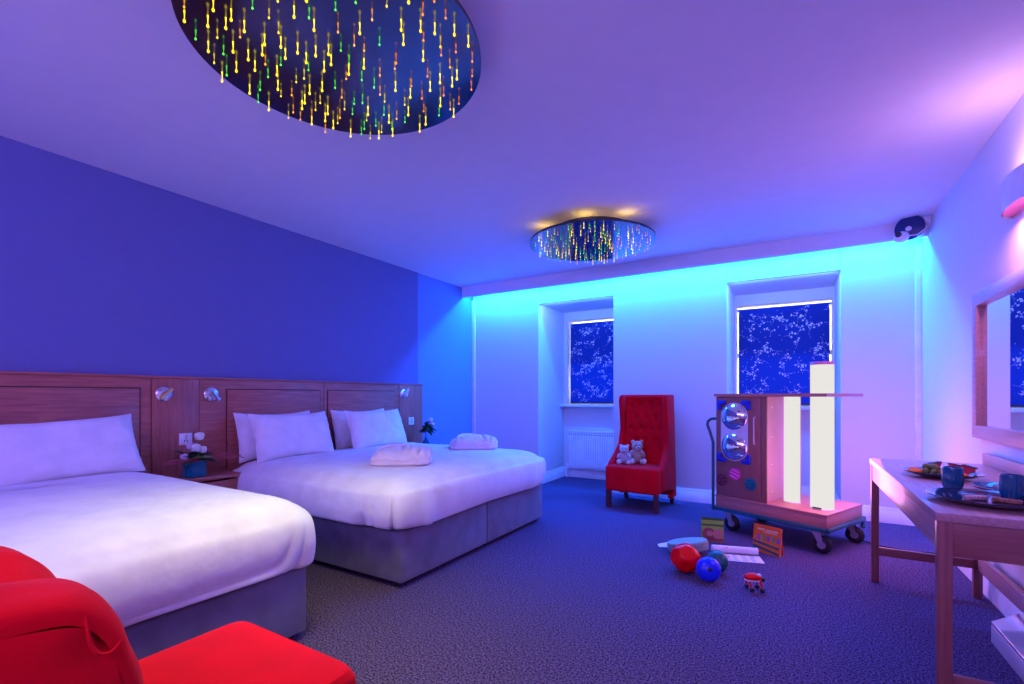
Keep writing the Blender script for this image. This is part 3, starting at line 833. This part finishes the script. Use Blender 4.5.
# top with a round hole for the tube
TX, TY, TR = -.1075, .19, .081
tx0, tx1, ty0, ty1 = -.872, .004, -.010, .630
t_ = bmesh.new(); n = 48
def ring(z):
    inner = [t_.verts.new((TX + TR * math.cos(2 * PI * i / n), TY + TR * math.sin(2 * PI * i / n), z)) for i in range(n)]
    outer = []
    for i in range(n):
        c, s_ = math.cos(2 * PI * i / n), math.sin(2 * PI * i / n)
        k = min(((tx1 - TX) / c) if c > 1e-6 else ((tx0 - TX) / c if c < -1e-6 else 1e9), ((ty1 - TY) / s_) if s_ > 1e-6 else ((ty0 - TY) / s_ if s_ < -1e-6 else 1e9))
        outer.append([TX + c * k, TY + s_ * k])
    for (qx, qy) in ((tx0, ty0), (tx1, ty0), (tx0, ty1), (tx1, ty1)):
        j = min(range(n), key=lambda i: math.hypot(outer[i][0] - qx, outer[i][1] - qy)); outer[j] = [qx, qy]
    return inner, [t_.verts.new((p[0], p[1], z)) for p in outer]
i0, o0 = ring(HT); i1, o1 = ring(HT + .024)
for i in range(n):
    j = (i + 1) % n
    t_.faces.new((i0[i], o0[i], o0[j], i0[j])); t_.faces.new((i1[i], i1[j], o1[j], o1[i]))
    t_.faces.new((i0[i], i0[j], i1[j], i1[i])); t_.faces.new((o0[i], o1[i], o1[j], o0[j]))
bmesh.ops.recalc_face_normals(t_, faces=t_.faces[:])
b = B(); b._add(t_); b.build('top_board', 'cabin', cb)
b = B(); b.box(-.450, -.446, .02, .33, .10, HT); mr = b.build('side_lining', 'lining', cb); mr['label'] = 'smooth pink lining facing the bubble tubes'
for yy in (.12,):
    for zz in (.18, .40, .62, .86):
        b = B(); b.cyl((-.446, yy, zz), (-.440, yy, zz), .005, n=10); b.build('screw', 'white_pl', mr)
# door with handle
b = B(); b.box(-.856, -.472, -.002, .016, .105, HT - .006, .002); dr = b.build('door', 'cab', cb)
b = B(); b.tube([(-.515, -.002, .56), (-.515, -.022, .565), (-.515, -.025, .59), (-.515, -.025, .75), (-.515, -.022, .775), (-.515, -.002, .78)], .005, 8); b.build('handle', 'chrome_d', dr)
# convex double mirror panel fixed on the door
mp = thing('convex_mirror_board', 'white board with two round bubble mirrors and blue foam corners, on the cabinet door', 'mirror', CO, CA)
def dw(x, z): return (x, -.002, .20 + z)
b = B()
pts = []
for (cx, cz, r_, a0, a1) in ((-.692, .775, .118, R(8), R(172)), (-.692, .525, .118, R(180), R(360))):
    for i in range(15):
        a = a0 + (a1 - a0) * i / 14; pts.append((cx + r_ * math.cos(a), .20 + cz + r_ * math.sin(a)))
b.prism(pts, 'y', -.0065, -.002); b.build('backing_sheet', 'mpanel', mp)
for cz in (.775, .525):
    b = B(); b.lathe([(.112, .0), (.110, .006), (.105, .010), (.088, .022), (.06, .033), (.03, .039), (0, .041)], 40, (-.692, -.0065, .20 + cz), Matrix.Rotation(PI / 2, 4, 'X'))
    b.build('bubble_mirror', 'mirror', mp)
for (cx, cz, a) in ((-.80, .875, 0), (-.585, .875, -90), (-.80, .43, 90), (-.585, .43, 180)):
    mt = Matrix.Translation((cx, -.0065, .20 + cz)) @ Matrix.Rotation(R(a), 4, 'Y')
    b = B(); s_ = 1
    b.box(-.038, .038, -.022, .0, .002, .038, .010, 3, mtx=Matrix.Translation((cx, -.002, .20 + cz)) @ Matrix.Rotation(-R(a), 4, 'Y'))
    b.box(-.038, -.002, -.022, .0, -.042, .038, .010, 3, mtx=Matrix.Translation((cx, -.002, .20 + cz)) @ Matrix.Rotation(-R(a), 4, 'Y'))
    b.build('foam_corner', 'blue_foam', mp)
def tdisc(name, label, x, z, m, style):
    t = thing(name, label, 'tactile disc', CO, CA)
    b = B(); b.lathe([(0, 0), (.050, 0), (.050, .008), (0, .010)], 28, (x, -.002, .20 + z), Matrix.Rotation(PI / 2, 4, 'X')); b.build('disc', m, t)
    b = B()
    if style == 0:
        for k in range(3): b.box(-.042 + abs(k - 1) * .009, .042 - abs(k - 1) * .009, -.0165, -.009, (k - 1) * .027 - .005, (k - 1) * .027 + .005, .003, 2, mtx=Matrix.Translation((x, -.0, .20 + z)) @ Matrix.Rotation(R(20), 4, 'Y'))
        b.build('rib', 'stripe', t)
    else:
        for k in range(13):
            rr = 0 if k == 0 else (.019 if k < 6 else .038); a = k * 2 * PI / (5 if k < 6 else 7)
            b.ell((x + rr * math.cos(a), -.012, .20 + z + rr * math.sin(a)), (.009, .007, .009), u=10, v=6)
        b.build('knob', m, t)
tdisc('tactile_disc', 'brown knobbly disc low on the cabinet door, left of the pink one', -.80, .235, 'browndisc', 1)
tdisc('tactile_disc', 'bright pink striped disc low on the cabinet door', -.685, .30, 'pinkdisc', 0)
tdisc('tactile_disc', 'teal knobbly disc low on the cabinet door, nearest its hinge edge', -.55, .235, 'tealdisc', 1)
# bubble tube
bt = thing('bubble_tube', 'tall glowing white bubble tube rising through the cabinet top beside the window', 'lamp', CO + CO.__class__((0, 0, 0)), CA)
b = B(); b.lathe([(0, .30), (.077, .30), (.077, 1.385), (0, 1.385)], 40, (TX, TY, 0)); b.build('tube', 'tube', bt)
b = B(); b.lathe([(.077, 1.385), (.0785, 1.385), (.0785, 1.405), (.077, 1.408), (0, 1.409)], 40, (TX, TY, 0)); b.build('cap', 'pinkcap', bt)
b = B(); b.lathe([(.0775, .30), (.080, .30), (.080, .306), (.0775, .308)], 40, (TX, TY, 0)); b.build('collar', 'white_pl', bt)
b = B(); b.box(TX - .03, TX + .03, TY - .090, TY - .079, .31, .32, .002); b.build('clip', 'caster', bt)

bt2 = thing('bubble_tube', 'shorter thinner glowing white bubble tube under the cabinet top, left of the tall one', 'lamp', CO, CA)
b = B(); b.lathe([(0, .30), (.057, .30), (.057, .20 + HT - .001), (0, .20 + HT - .001)], 40, (-.345, .235, 0)); b.build('tube', 'tube', bt2)
b = B(); b.lathe([(.0575, .30), (.060, .30), (.060, .306), (.0575, .308)], 40, (-.345, .235, 0)); b.build('collar', 'white_pl', bt2)

# ------------------------------------------------------------------ toys on the floor
tb = thing('dimpled_ball', 'large red dimpled rubber ball on the carpet, biggest of the balls', 'ball', (-.605, 3.235, 0))
t_ = bmesh.new(); bmesh.ops.create_icosphere(t_, subdivisions=5, radius=1)
dirs = [Vector(v).normalized() for v in ((0, 1, 1.6), (0, -1, 1.6), (0, 1, -1.6), (0, -1, -1.6), (1, 1.6, 0), (-1, 1.6, 0), (1, -1.6, 0), (-1, -1.6, 0), (1.6, 0, 1), (-1.6, 0, 1), (1.6, 0, -1), (-1.6, 0, -1))]
for v in t_.verts:
    m_ = max(v.co.normalized().dot(d) for d in dirs); v.co *= 1 - .09 * min(1, max(0, (m_ - .905) / .09))
mt = Matrix.Translation((0, 0, .092)) @ Matrix.Rotation(.4, 4, 'X') @ Matrix.Rotation(.7, 4, 'Z') @ Matrix.Scale(.094, 4)
b = B(); b._add(t_, mt, True); b.build('shell', 'redball', tb)
def wheel_toy(label, loc, rot, r, m):
    t = thing('sensory_ball', label, 'ball', loc, rot=rot)
    b = B(); b.ell((0, 0, 0), (r, r, r * .74), u=32, v=20); b.build('shell', m, t)
    b = B(); b.lathe([(.010, -r * .755), (.013, -r * .73), (.010, -r * .72), (0, -r * .72)], 16); b.lathe([(.0, r * .72), (.010, r * .72), (.013, r * .73), (.010, r * .755), (0, r * .74)], 16); b.build('valve', 'caster', t)
    return t
wheel_toy('flattened blue ball with a black hole in its middle, in front of the green ball', (-.452, 3.150, .072), (R(72), 0, R(16)), .074, 'blueball')
wheel_toy('dark green glittery ball behind the blue ball', (-.425, 3.325, .071), (R(70), 0, R(-30)), .073, 'greenball')
dm = thing('drum_cushion', 'flat round mint fabric drum behind the red ball', 'toy', (-.65, 3.62, .0), rot=(R(-8), R(-9), R(20)))
b = B(); b.lathe([(0, .028), (.135, .028), (.140, .034), (.141, .086), (.136, .093), (0, .097)], 48); b.mi = 0
b.build('top', 'mint', dm)
b = B(); b.lathe([(.1405, .034), (.1425, .045), (.1425, .078), (.1405, .087)], 48); b.build('side_band', 'mintside', dm)

def strip_faces(b, quads, y=-.0006):
    for (x0, z0, x1, z1) in quads: b.face([(x0, y, z0), (x1, y, z0), (x1, y, z1), (x0, y, z1)])
# open activity book (roll + page)
ob = thing('activity_pad', 'open white printed pad with rolled back page, lying on the carpet between the books', 'book', (-.355, 3.745, 0), R(16))
b = B(); b.box(-.16, .16, -.13, .02, 0, .003); pg = b.build('page', 'paper', ob)
b = B()
for k in range(7):
    z = -.115 + .02 * k
    for j in range(5):
        x = -.14 + j * .055 + random.uniform(0, .01); b.face([(x, z, .0036), (x + random.uniform(.02, .04), z, .0036), (x + .03, z + .007, .0036), (x, z + .007, .0036)])
b.build('printing', 'ink', pg)
b = B(); b.face([(-.075, -.06, .0040), (-.045, -.07, .0040), (-.055, -.03, .0040)]); b.build('picture', 'booko', pg)
b = B()
def rollf(u, v):
    a = u * PI * 1.7 - .5
    return Vector((-.15 + .30 * v, .045 + .026 * math.cos(a) * 1.05, .027 + .026 * math.sin(a)))
b.grid(rollf, 24, 10); b.grid(lambda u, v: rollf(u, v) + Vector((0, -.0008, .0008)), 24, 10); rl = b.build('rolled_page', 'paper', ob)
b = B(); b.lathe([(0, .0), (.011, .0), (.011, .001), (0, .0015)], 20, (-.055, .030, .0475), Matrix.Rotation(R(25), 4, 'X')); b.build('red_dot', 'redball', rl)
for q in (-.156, .15):
    b = B(); b.cyl((q, .045, .027), (q + .006, .045, .027), .024); b.build('end_cap', 'paper', rl)
# loose white scrap left of the drum
b = B(); b.grid(lambda u, v: Vector((u * .09, v * .07, .002 + .02 * u * v)), 6, 6); b.grid(lambda u, v: Vector((u * .09, v * .07, .001 + .02 * u * v)), 6, 6)
tag(b.build('paper_sheet', 'paper', None, (-.875, 3.66, 0), (0, 0, R(25))), 'small white paper corner poking out left of the mint drum', 'paper')
# standing books
def book(name, label, loc, rz, w, h, cov, tilt, th=.012):
    t = thing(name, label, 'book', loc, rot=(R(-tilt), 0, rz))
    b = B(); b.box(-w / 2 + .002, w / 2 - .002, .002, th - .002, .002, h - .002); b.build('pages', 'paper', t)
    b = B(); b.box(-w / 2, w / 2, 0, .002, 0, h); b.box(-w / 2, w / 2, th - .002, th, 0, h); b.box(-w / 2 - .001, -w / 2 + .001, 0, th, 0, h); c = b.build('cover', cov, t)
    return t, c
t1, c1 = book('picture_book', 'green picture book with two brown animals on the cover, standing open', (-.545, 4.01, 0), R(12), .165, .185, 'bookg', 8)
b = B(); strip_faces(b, ((-.0825, .165, .0825, .185), (-.0825, .12, .0825, .135)), -.0004); b.build('cover_band', 'bookg2', c1)
def flat_ell(b, cx, cz, rx, rz_, y):
    b.face([(cx + rx * math.cos(2 * PI * k / 20), y, cz + rz_ * math.sin(2 * PI * k / 20)) for k in range(20)])
b = B(); flat_ell(b, -.028, .058, .048, .050, -.0008); b.box(-.065, .08, -.0008, -.0004, .002, .030); b.build('cover_picture', 'bookbr', c1)
b = B(); flat_ell(b, .040, .062, .038, .038, -.0012); flat_ell(b, -.020, .062, .024, .020, -.0013); flat_ell(b, .055, .088, .014, .014, -.0013); b.build('cover_picture', 'booktan', c1)
b = B(); b.box(-.0825, .0825, .06, .062, 0, .175, mtx=Matrix.Rotation(R(20), 4, 'X')); b.build('back_page', 'bookg2', t1)
t2, c2 = book('picture_book', 'orange picture book with a row of small figures, standing near the trolley wheel', (-.17, 3.90, 0), R(-25), .20, .20, 'booko', 7)
b = B(); strip_faces(b, ((-.072, .163, -.018, .177), (-.010, .160, .030, .173), (.034, .163, .075, .174), (-.03, .150, .07, .156)), -.0006); b.build('title', 'bookcream', c2)
for k in range(0, 5, 2):
    b = B(); strip_faces(b, ((-.07 + k * .036, .09, -.05 + k * .036, .13),), -.0006); b.build('cover_figure', 'bookpur', c2)
for k in range(1, 5, 2):
    b = B(); strip_faces(b, ((-.07 + k * .036, .088, -.05 + k * .036, .135),), -.0006); b.build('cover_figure', 'green', c2)
b = B()
for (z0, z1, a) in ((.055, .072, -.010), (.022, .040, -.018)):
    b.face([(-.098, -.0006, z0 + .012), (.09, -.0006, z0 + a), (.09, -.0006, z1 + a), (-.098, -.0006, z1 + .014)])
    b.build('cover_stripe', 'bookteal', c2); b = B()
strip_faces(b, ((-.1, .0, -.075, .05),), -.0007); b.build('cover_picture', 'bookteal', c2)
b = B(); b.box(-.1, .1, .05, .052, 0, .19, mtx=Matrix.Rotation(R(16), 4, 'X')); b.build('back_page', 'booko', t2)
# red toy on black feet
rt = thing('beetle_toy', 'small red beetle shaped toy with black feet on the carpet, farthest right of the toys', 'toy', (-.205, 3.13, 0), R(20))
b = B(); b.ell((0, 0, .078), (.050, .030, .024)); b.build('body', 'redball', rt)
b = B(); b.ell((.0, 0, .062), (.047, .028, .012)); b.build('underside', 'white_pl', rt)
b = B(); b.ell((.054, 0, .068), (.013, .016, .014)); b.build('head', 'caster', rt)
b = B(); b.ell((.033, -.006, .092), (.014, .012, .011)); b.build('window', 'mpanel', rt)
for (x, y) in ((-.022, -.026), (.036, -.026), (-.034, .026), (.026, .026)):
    b = B(); b.tube([(x, y * .6, .066), (x + .004, y * .9, .045), (x + .008, y * 1.1, .024)], .0055, 8); l_ = b.build('leg', 'redball', rt)
    b = B(); b.ell((x + .008, y * 1.15, .013), (.014, .011, .013)); b.build('foot', 'caster', l_)

# ------------------------------------------------------------------ desk
DX0, DX1, DY0, DY1, DZ = .413, .945, 2.09, 3.70, .76
dk = thing('writing_desk', 'long pale wooden desk against the right wall, holding plates and cups', 'desk', ((DX0 + DX1) / 2, (DY0 + DY1) / 2, 0))
hx, hy = (DX1 - DX0) / 2, (DY1 - DY0) / 2
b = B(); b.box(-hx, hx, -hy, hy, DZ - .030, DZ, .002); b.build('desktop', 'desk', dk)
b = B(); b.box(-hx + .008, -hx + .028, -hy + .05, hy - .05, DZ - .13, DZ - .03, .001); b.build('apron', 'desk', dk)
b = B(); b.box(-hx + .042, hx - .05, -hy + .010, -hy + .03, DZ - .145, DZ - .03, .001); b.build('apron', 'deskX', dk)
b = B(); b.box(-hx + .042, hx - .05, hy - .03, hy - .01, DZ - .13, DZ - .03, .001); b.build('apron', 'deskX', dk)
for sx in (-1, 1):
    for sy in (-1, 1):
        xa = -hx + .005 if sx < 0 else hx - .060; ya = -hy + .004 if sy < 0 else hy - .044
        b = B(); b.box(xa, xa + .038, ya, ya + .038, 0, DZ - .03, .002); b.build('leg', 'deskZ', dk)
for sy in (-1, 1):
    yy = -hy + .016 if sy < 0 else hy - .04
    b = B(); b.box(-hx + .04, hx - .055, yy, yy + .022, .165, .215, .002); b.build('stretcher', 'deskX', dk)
b = B(); b.box(hx - .045, hx - .022, -hy + .05, hy - .05, .16, .245, .002); b.build('back_rail', 'desk', dk)
b = B(); b.box(hx - .012, hx + .02, -hy, hy + .01, DZ + .001, DZ + .063, .002); b.build('upstand', 'desk', dk)

# crockery
def plate(label, x, y, r):
    t = thing('plate', label, 'plate', (x, y, DZ), group='dark plates on the desk')
    b = B(); b.lathe([(0, .004), (r * .45, .004), (r * .46, 0), (r * .52, 0), (r * .55, .004), (r * .8, .011), (r, .024), (r * 1.0, .027), (r * .98, .027), (r * .8, .016), (r * .55, .009), (0, .009)], 64); b.build('dish', 'plate', t)
plate('navy plate of fruit at the far end of the desk', .618, 3.02, .150)
plate('navy plate with two brown biscuits nearest the front edge of the desk', .600, 2.345, .165)
plate('navy plate with dusted biscuits behind the cups', .765, 2.62, .14)
def tumbler(label, x, y, z=DZ):
    t = thing('tumbler', label, 'cup', (x, y, z), group='teal tumblers on the desk')
    prof = [(0, 0), (.025, 0), (.028, .006), (.033, .03), (.0345, .055), (.032, .092), (.031, .097), (.0285, .097), (.030, .06), (.029, .02), (0, .012)]
    tt = bmesh.new(); n = 60; rings = []
    for i, (r, z_) in enumerate(prof):
        if r < 1e-6: rings.append([tt.verts.new((0, 0, z_))]); continue
        amp = .0010 if 1 < i < 6 else 0
        rings.append([tt.verts.new(((r + amp * math.cos(20 * 2 * PI * k / n)) * math.cos(2 * PI * k / n), (r + amp * math.cos(20 * 2 * PI * k / n)) * math.sin(2 * PI * k / n), z_)) for k in range(n)])
    for a, c in zip(rings, rings[1:]):
        for k in range(n):
            j = (k + 1) % n
            if len(a) == 1: tt.faces.new((a[0], c[j], c[k]))
            elif len(c) == 1: tt.faces.new((a[k], a[j], c[0]))
            else: tt.faces.new((a[k], a[j], c[j], c[k]))
    bmesh.ops.recalc_face_normals(tt, faces=tt.faces[:])
    b = B(); b._add(tt, None, True); b.build('body', 'cup', t)
    b = B(); b.lathe([(0, .060), (.0298, .060), (.0298, .062), (0, .062)], 30); b.build('drink', 'plate', t)
tumbler('teal ribbed tumbler, left of the two on the desk', .565, 2.60)
tumbler('teal ribbed tumbler, right of the two and cut by the picture edge', .700, 2.46)
def food(name, label, cat, group, m, fn, loc, rot=(0, 0, 0)):
    b = B(); fn(b); return tag(b.build(name, m, None, loc, rot), label, cat, group)
def bar(b): b.box(-.038, .038, -.014, .014, 0, .015, .005, 3)
food('biscuit', 'dark brown finger biscuit on the front navy plate, right one', 'biscuit', 'biscuits', 'cookie', bar, (.655, 2.345, DZ + .0095), (0, 0, R(-25)))
food('biscuit', 'reddish finger biscuit on the front navy plate, left one', 'biscuit', 'biscuits', 'cookie2', bar, (.575, 2.36, DZ + .0095), (0, 0, R(35)))
for k, (x, y, a) in enumerate(((.725, 2.625, 20), (.76, 2.60, -30), (.785, 2.64, 60))):
    food('biscuit', 'sugar dusted biscuit on the navy plate behind the cups', 'biscuit', 'dusted biscuits', 'cookie2', lambda b: b.box(-.028, .028, -.020, .020, 0, .022, .006, 3), (x, y, DZ + .0095), (0, 0, R(a)))
# fruit
FX, FY, FZ = .618, 3.02, DZ + .012
rf = random.Random(9)
g0 = None
spots = [(-.035, .015, .013), (-.022, -.02, .013), (-.01, .01, .013), (.005, -.03, .013), (-.05, -.005, .013), (-.03, .04, .013), (.01, .03, .013), (-.03, -.002, .034), (-.012, -.012, .034), (-.018, .022, .034), (-.046, .02, .032)]
for (x, y, z) in spots:
    ox = x - .012
    if g0 is None:
        b = B(); b.ell((0, 0, 0), (.0125, .0125, .0155), u=14, v=10); g0 = tag(b.build('grape', 'grape'), 'green grape in the pile on the fruit plate', 'grape', 'green grapes on the fruit plate'); o = g0
    else: o = g0.copy(); C.objects.link(o)
    o.location = (FX + ox, FY + y, FZ + z); o.rotation_euler = (rf.uniform(-1, 1), rf.uniform(-1, 1), 0)
p0 = None
for (x, y, z) in ((.005, -.055, .013), (.028, -.045, .013), (.018, -.04, .032)):
    if p0 is None:
        b = B(); b.ell((0, 0, 0), (.0125, .0125, .015), u=14, v=10); p0 = tag(b.build('grape', 'grape_d'), 'dark purple grape at the front of the fruit plate', 'grape', 'purple grapes on the fruit plate'); o = p0
    else: o = p0.copy(); C.objects.link(o)
    o.location = (FX + x, FY + y, FZ + z)
def wedge(x, y, rz, tl, lab):
    t = thing('watermelon_wedge', lab, 'fruit', (x, y, FZ), rot=(0, R(tl), rz), group='watermelon wedges on the fruit plate')
    b = B(); b.prism([(-.026, .046), (.026, .046), (.0, .002)], 'y', -.011, .011); b.build('flesh', 'melon', t)
    b = B(); b.prism([(-.027, .046), (.027, .046), (.024, .051), (-.024, .051)], 'y', -.0115, .0115); b.build('rind', 'rind', t)
wedge(FX - .005, FY + .075, R(25), -10, 'watermelon wedge at the back left of the fruit plate')
wedge(FX + .045, FY + .03, R(5), 12, 'watermelon wedge in the middle of the fruit plate')
wedge(FX + .085, FY - .01, R(-30), 14, 'smaller watermelon wedge at the right of the fruit plate')
def oslice(loc, rot, lab):
    t = thing('orange_slice', lab, 'fruit', loc, rot=rot, group='orange slices on the fruit plate')
    pts = [(.030 * math.cos(a * PI / 12), .030 * math.sin(a * PI / 12)) for a in range(13)]
    b = B(); b.prism(pts, 'y', -.005, .005, .001, 1); b.build('flesh', 'orange', t)
    b = B(); b.tube([(.031 * math.cos(a * PI / 12), 0, .031 * math.sin(a * PI / 12)) for a in range(13)], .0035, 6); b.build('peel', 'booko', t)
oslice((FX - .095, FY + .0, FZ + .002), (R(-50), 0, R(20)), 'orange slice at the left rim of the fruit plate')
oslice((FX + .095, FY + .04, FZ + .012), (R(-15), 0, R(-10)), 'orange slice standing at the right of the fruit plate')
oslice((FX + .055, FY - .055, FZ + .002), (R(-65), 0, R(10)), 'orange slice lying at the front of the fruit plate')

# cable on the floor to the wall
b = B(); b.tube([(.33, 4.66, .175), (.40, 4.68, .06), (.45, 4.66, .006), (.484, 4.62, .005), (.579, 4.54, .005), (.754, 4.49, .005), (.88, 4.53, .005), (.93, 4.45, .02), (.935, 4.2, .1), (.95, 3.95, .24)], .005, 8)
tag(b.build('power_cable', 'cable'), 'thin black cable running over the carpet from the trolley towards the desk', 'cable')
sk = thing('wall_socket', 'small socket with a hanging lead under the desk on the right wall', 'socket', (XR, 3.80, .27))
b = B(); b.box(-.010, 0, -.06, .06, -.035, .035, .002); b.build('face_plate', 'chrome_d', sk)
b = B(); b.tube([(-.012, .03, -.01), (-.03, .03, -.03), (-.032, .02, -.10), (-.03, -.05, -.14), (-.03, -.08, -.09), (-.02, -.08, -.03)], .003, 6); b.build('lead', 'cable', sk)

# low pale shelf, bottom right
ls = thing('luggage_shelf', 'low pale glossy shelf under the near end of the desk, cut by the right edge', 'shelf', (XR, 1.9, 0))
poly = [(-.365, -.9), (-.365, .413), (-.021, .84), (-.021, -.9)]
b = B(); b.prism(poly, 'z', .275, .338, .002, 1); b.build('shelf_board', 'lowshelf_e', ls)
b = B(); b.prism(poly, 'z', .338, .350, .002, 1); b.build('shelf_top', 'lowshelf', ls)
b = B(); b.box(-.10, -.021, -.6, .5, 0, .275, .002); b.build('support', 'lowshelf_e', ls)

# wall mirror
wm = thing('wall_mirror', 'wood framed mirror hanging on the right wall above the desk', 'mirror', (XR, 3.0, .90))
y0, y1, z0, z1, fw = -.85, .90, 0, .86, .075
b = B()
b.box(-.035, 0, y0, y1, z0, z0 + fw, .002); b.box(-.035, 0, y0, y1, z1 - fw, z1, .002)
b.box(-.035, 0, y0, y0 + fw, z0 + fw, z1 - fw, .002); b.box(-.035, 0, y1 - fw, y1, z0 + fw, z1 - fw, .002)
b.build('frame', 'desk', wm)
b = B(); b.box(-.010, -.006, y0 + fw - .002, y1 - fw + .002, z0 + fw - .002, z1 - fw + .002); b.build('glass', 'mirror', wm)
# wall light near the top right
wl = thing('wall_light', 'white curved wall light at the right edge above the mirror', 'wall light', (XR, 3.16, 2.06))
def shade(u, v):
    a = PI * u
    k = .20 + .02 * v
    return Vector((-.085 * math.sin(a), .24 * math.cos(a), .15 * v))
b = B(); b.grid(shade, 32, 6); b.grid(lambda u, v: shade(u, v) * 1 + Vector((.004 * math.sin(PI * u), -.004 * math.cos(PI * u), 0)), 32, 6); b.build('shade', 'white_pl', wl)
b = B(); b.prism([(-.081 * math.sin(PI * k / 20), .236 * math.cos(PI * k / 20)) for k in range(21)], 'z', .012, .016); b.build('diffuser', 'pinkcap', wl)

# effects projector in the top right corner
pj = thing('effects_projector', 'small white projector with dark round wheel, in the ceiling corner over the window wall', 'projector', (.83, 5.06, 2.51), R(-20))
d = Vector((0, -1, -.12))
b = B(); b.box(-.07, .07, 0, .14, -.03, .10, .015, 3); b.build('housing', 'white_pl', pj)
b = B(); b.lathe([(0, 0), (.095, 0), (.100, .006), (.100, .016), (.094, .020), (0, .016)], 48, (0.005, -.002, .035), Matrix.Rotation(PI / 2, 4, 'X')); wq = b.build('effect_wheel', 'navy', pj)
b = B(); b.lathe([(0, 0), (.020, 0), (.020, .012), (.014, .016), (0, .016)], 24, (0.0, -.018, .025), Matrix.Rotation(PI / 2, 4, 'X')); b.build('wheel_hub', 'white_pl', wq)
b = B(); b.ell((-.045, -.035, -.035), (.055, .045, .045)); b.build('lamp_cover', 'white_pl', pj)
b = B(); b.lathe([(0, 0), (.022, 0), (.022, .006), (0, .008)], 24, (-.055, -.078, -.022), Matrix.Rotation(PI / 2, 4, 'X')); b.build('lens', 'blk_pl', pj)
b = B(); b.tube([(.10, -.01, .105), (.13, 0, .03), (.06, -.03, -.04), (-.08, -.04, -.03)], .005, 8); b.box(-.05, .13, .06, .10, .07, .118, .004); b.build('bracket', 'white_pl', pj)

# radiator
rd_ = thing('radiator', 'white ribbed panel radiator below the left window', 'radiator', (-2.36, YN, 0))
rw = .365
b = B(); b.box(-rw, rw, -.09, -.075, .14, .66, .004)
for k in range(22):
    x = -rw + .02 + k * (2 * rw - .04) / 21
    b.prism([(x - .011, -.089), (x - .005, -.101), (x + .005, -.101), (x + .011, -.089)], 'z', .17, .63)
b.box(-rw, rw, -.10, -.075, .645, .66, .003); b.box(-rw, rw, -.045, -.035, .14, .655, .003)
b.build('panel', 'rad', rd_)
b = B()
for k in range(22):
    x = -rw + .02 + k * (2 * rw - .04) / 21 + .0; b.box(x - .006, x + .006, -.103, -.1005, .605, .622)
b.build('slot', 'rad_d', rd_)
b = B(); b.box(-rw, rw, -.095, -.035, .655, .664, .001); b.build('top_grille', 'rad', rd_)
b = B(); b.tube([(-rw - .03, -.06, 0), (-rw - .03, -.06, .15), (-rw, -.06, .17)], .009, 10); b.cyl((-rw - .03, -.06, .12), (-rw - .03, -.06, .19), .02); b.build('valve', 'trim', rd_)
b = B(); b.box(-.25, -.22, -.035, 0, .3, .5); b.box(.22, .25, -.035, 0, .3, .5); b.build('bracket', 'rad', rd_)

# ------------------------------------------------------------------ lights
def area(name, loc, rot, sx, sy, col, e, spread=None):
    l = bpy.data.lights.new(name, 'AREA'); l.shape = 'RECTANGLE'; l.size = sx; l.size_y = sy; l.color = col; l.energy = e
    if spread: l.spread = spread
    o = bpy.data.objects.new(name, l); C.objects.link(o); o.location = loc; o.rotation_euler = rot; return o
def point(name, loc, col, e, r=.1):
    l = bpy.data.lights.new(name, 'POINT'); l.color = col; l.energy = e; l.shadow_soft_size = r
    o = bpy.data.objects.new(name, l); C.objects.link(o); o.location = loc; return o
area('cove_light', ((XL + XR) / 2, 5.305, 2.575), (R(-10), 0, 0), XR - XL - .15, .03, (.004, .14, 1.), 220)
# added violet fill behind the camera, aimed up at the ceiling
area('rear_cove_light', (-1.4, YF + .25, 2.2), (R(112), 0, 0), 4.4, .4, (.27, .165, 1.), 80)
area('rear_lamp', (-.3, -.9, 1.7), (R(65), 0, R(35)), .8, .8, (1., .45, .70), 7)  # added pink fill, no real lamp behind the camera
area('wall_light_glow', (.86, 3.16, 2.05), (0, R(12), 0), .12, .3, (1., .35, .85), 5)
for (x, y, z, e, c, sp) in ((-1.549, 1.272, 2.38, 10, (.95, .95, .08), 95), (-1.556, 4.01, 2.40, 20, (.04, .15, 1.), 175)):  # second entry is an added blue fill for the window wall
    l = bpy.data.lights.new('disc_light', 'AREA'); l.shape = 'DISK'; l.size = .7; l.color = c; l.energy = e; l.spread = R(sp)
    o = bpy.data.objects.new('disc_light', l); C.objects.link(o); o.location = (x, y, z)
area('wall_light_uplight', (.86, 3.16, 2.23), (R(180), R(10), 0), .12, .3, (1., .50, .90), 1.4)
point('tube_glow', (.209, 4.098, .62), (1., .28, .80), 11, .25)
point('tube_glow', (.369, 4.466, .62), (1., .28, .80), 9, .25)
for n in (N1, N2):   # added blue fill under each lintel edge, brightening the deep window reveals
    area('niche_light', ((n[0] + n[1]) / 2, YB + .05, HZ - .012), (R(38), 0, 0), .9, .02, (.07, .22, 1.), 9)
for (x, y) in ((-1.45, 3.60), (-1.86, 3.66), (-1.15, 3.74)):
    point('disc_backlight', (x, y, 2.548), (1., .62, .12), .35, .0)

w = bpy.data.worlds.new('World'); bpy.context.scene.world = w; w.use_nodes = True
bg = w.node_tree.nodes['Background']; bg.inputs[0].default_value = (.05, .06, .2, 1); bg.inputs[1].default_value = .2

# ------------------------------------------------------------------ camera
cam = bpy.data.cameras.new('camera'); co = bpy.data.objects.new('camera', cam); C.objects.link(co)
co.location = (0, 0, 1.15); co.rotation_euler = (R(90), 0, R(30.77))
cam.sensor_width = 36; cam.lens = 472 / 1024 * 36; cam.shift_y = 54 / 1024; cam.clip_start = .01
S = bpy.context.scene; S.camera = co
S.view_settings.view_transform = 'Standard'; S.view_settings.look = 'None'; S.view_settings.gamma = 1; S.view_settings.use_curve_mapping = False
S.view_settings.exposure = .15
S.cycles.max_bounces = 8
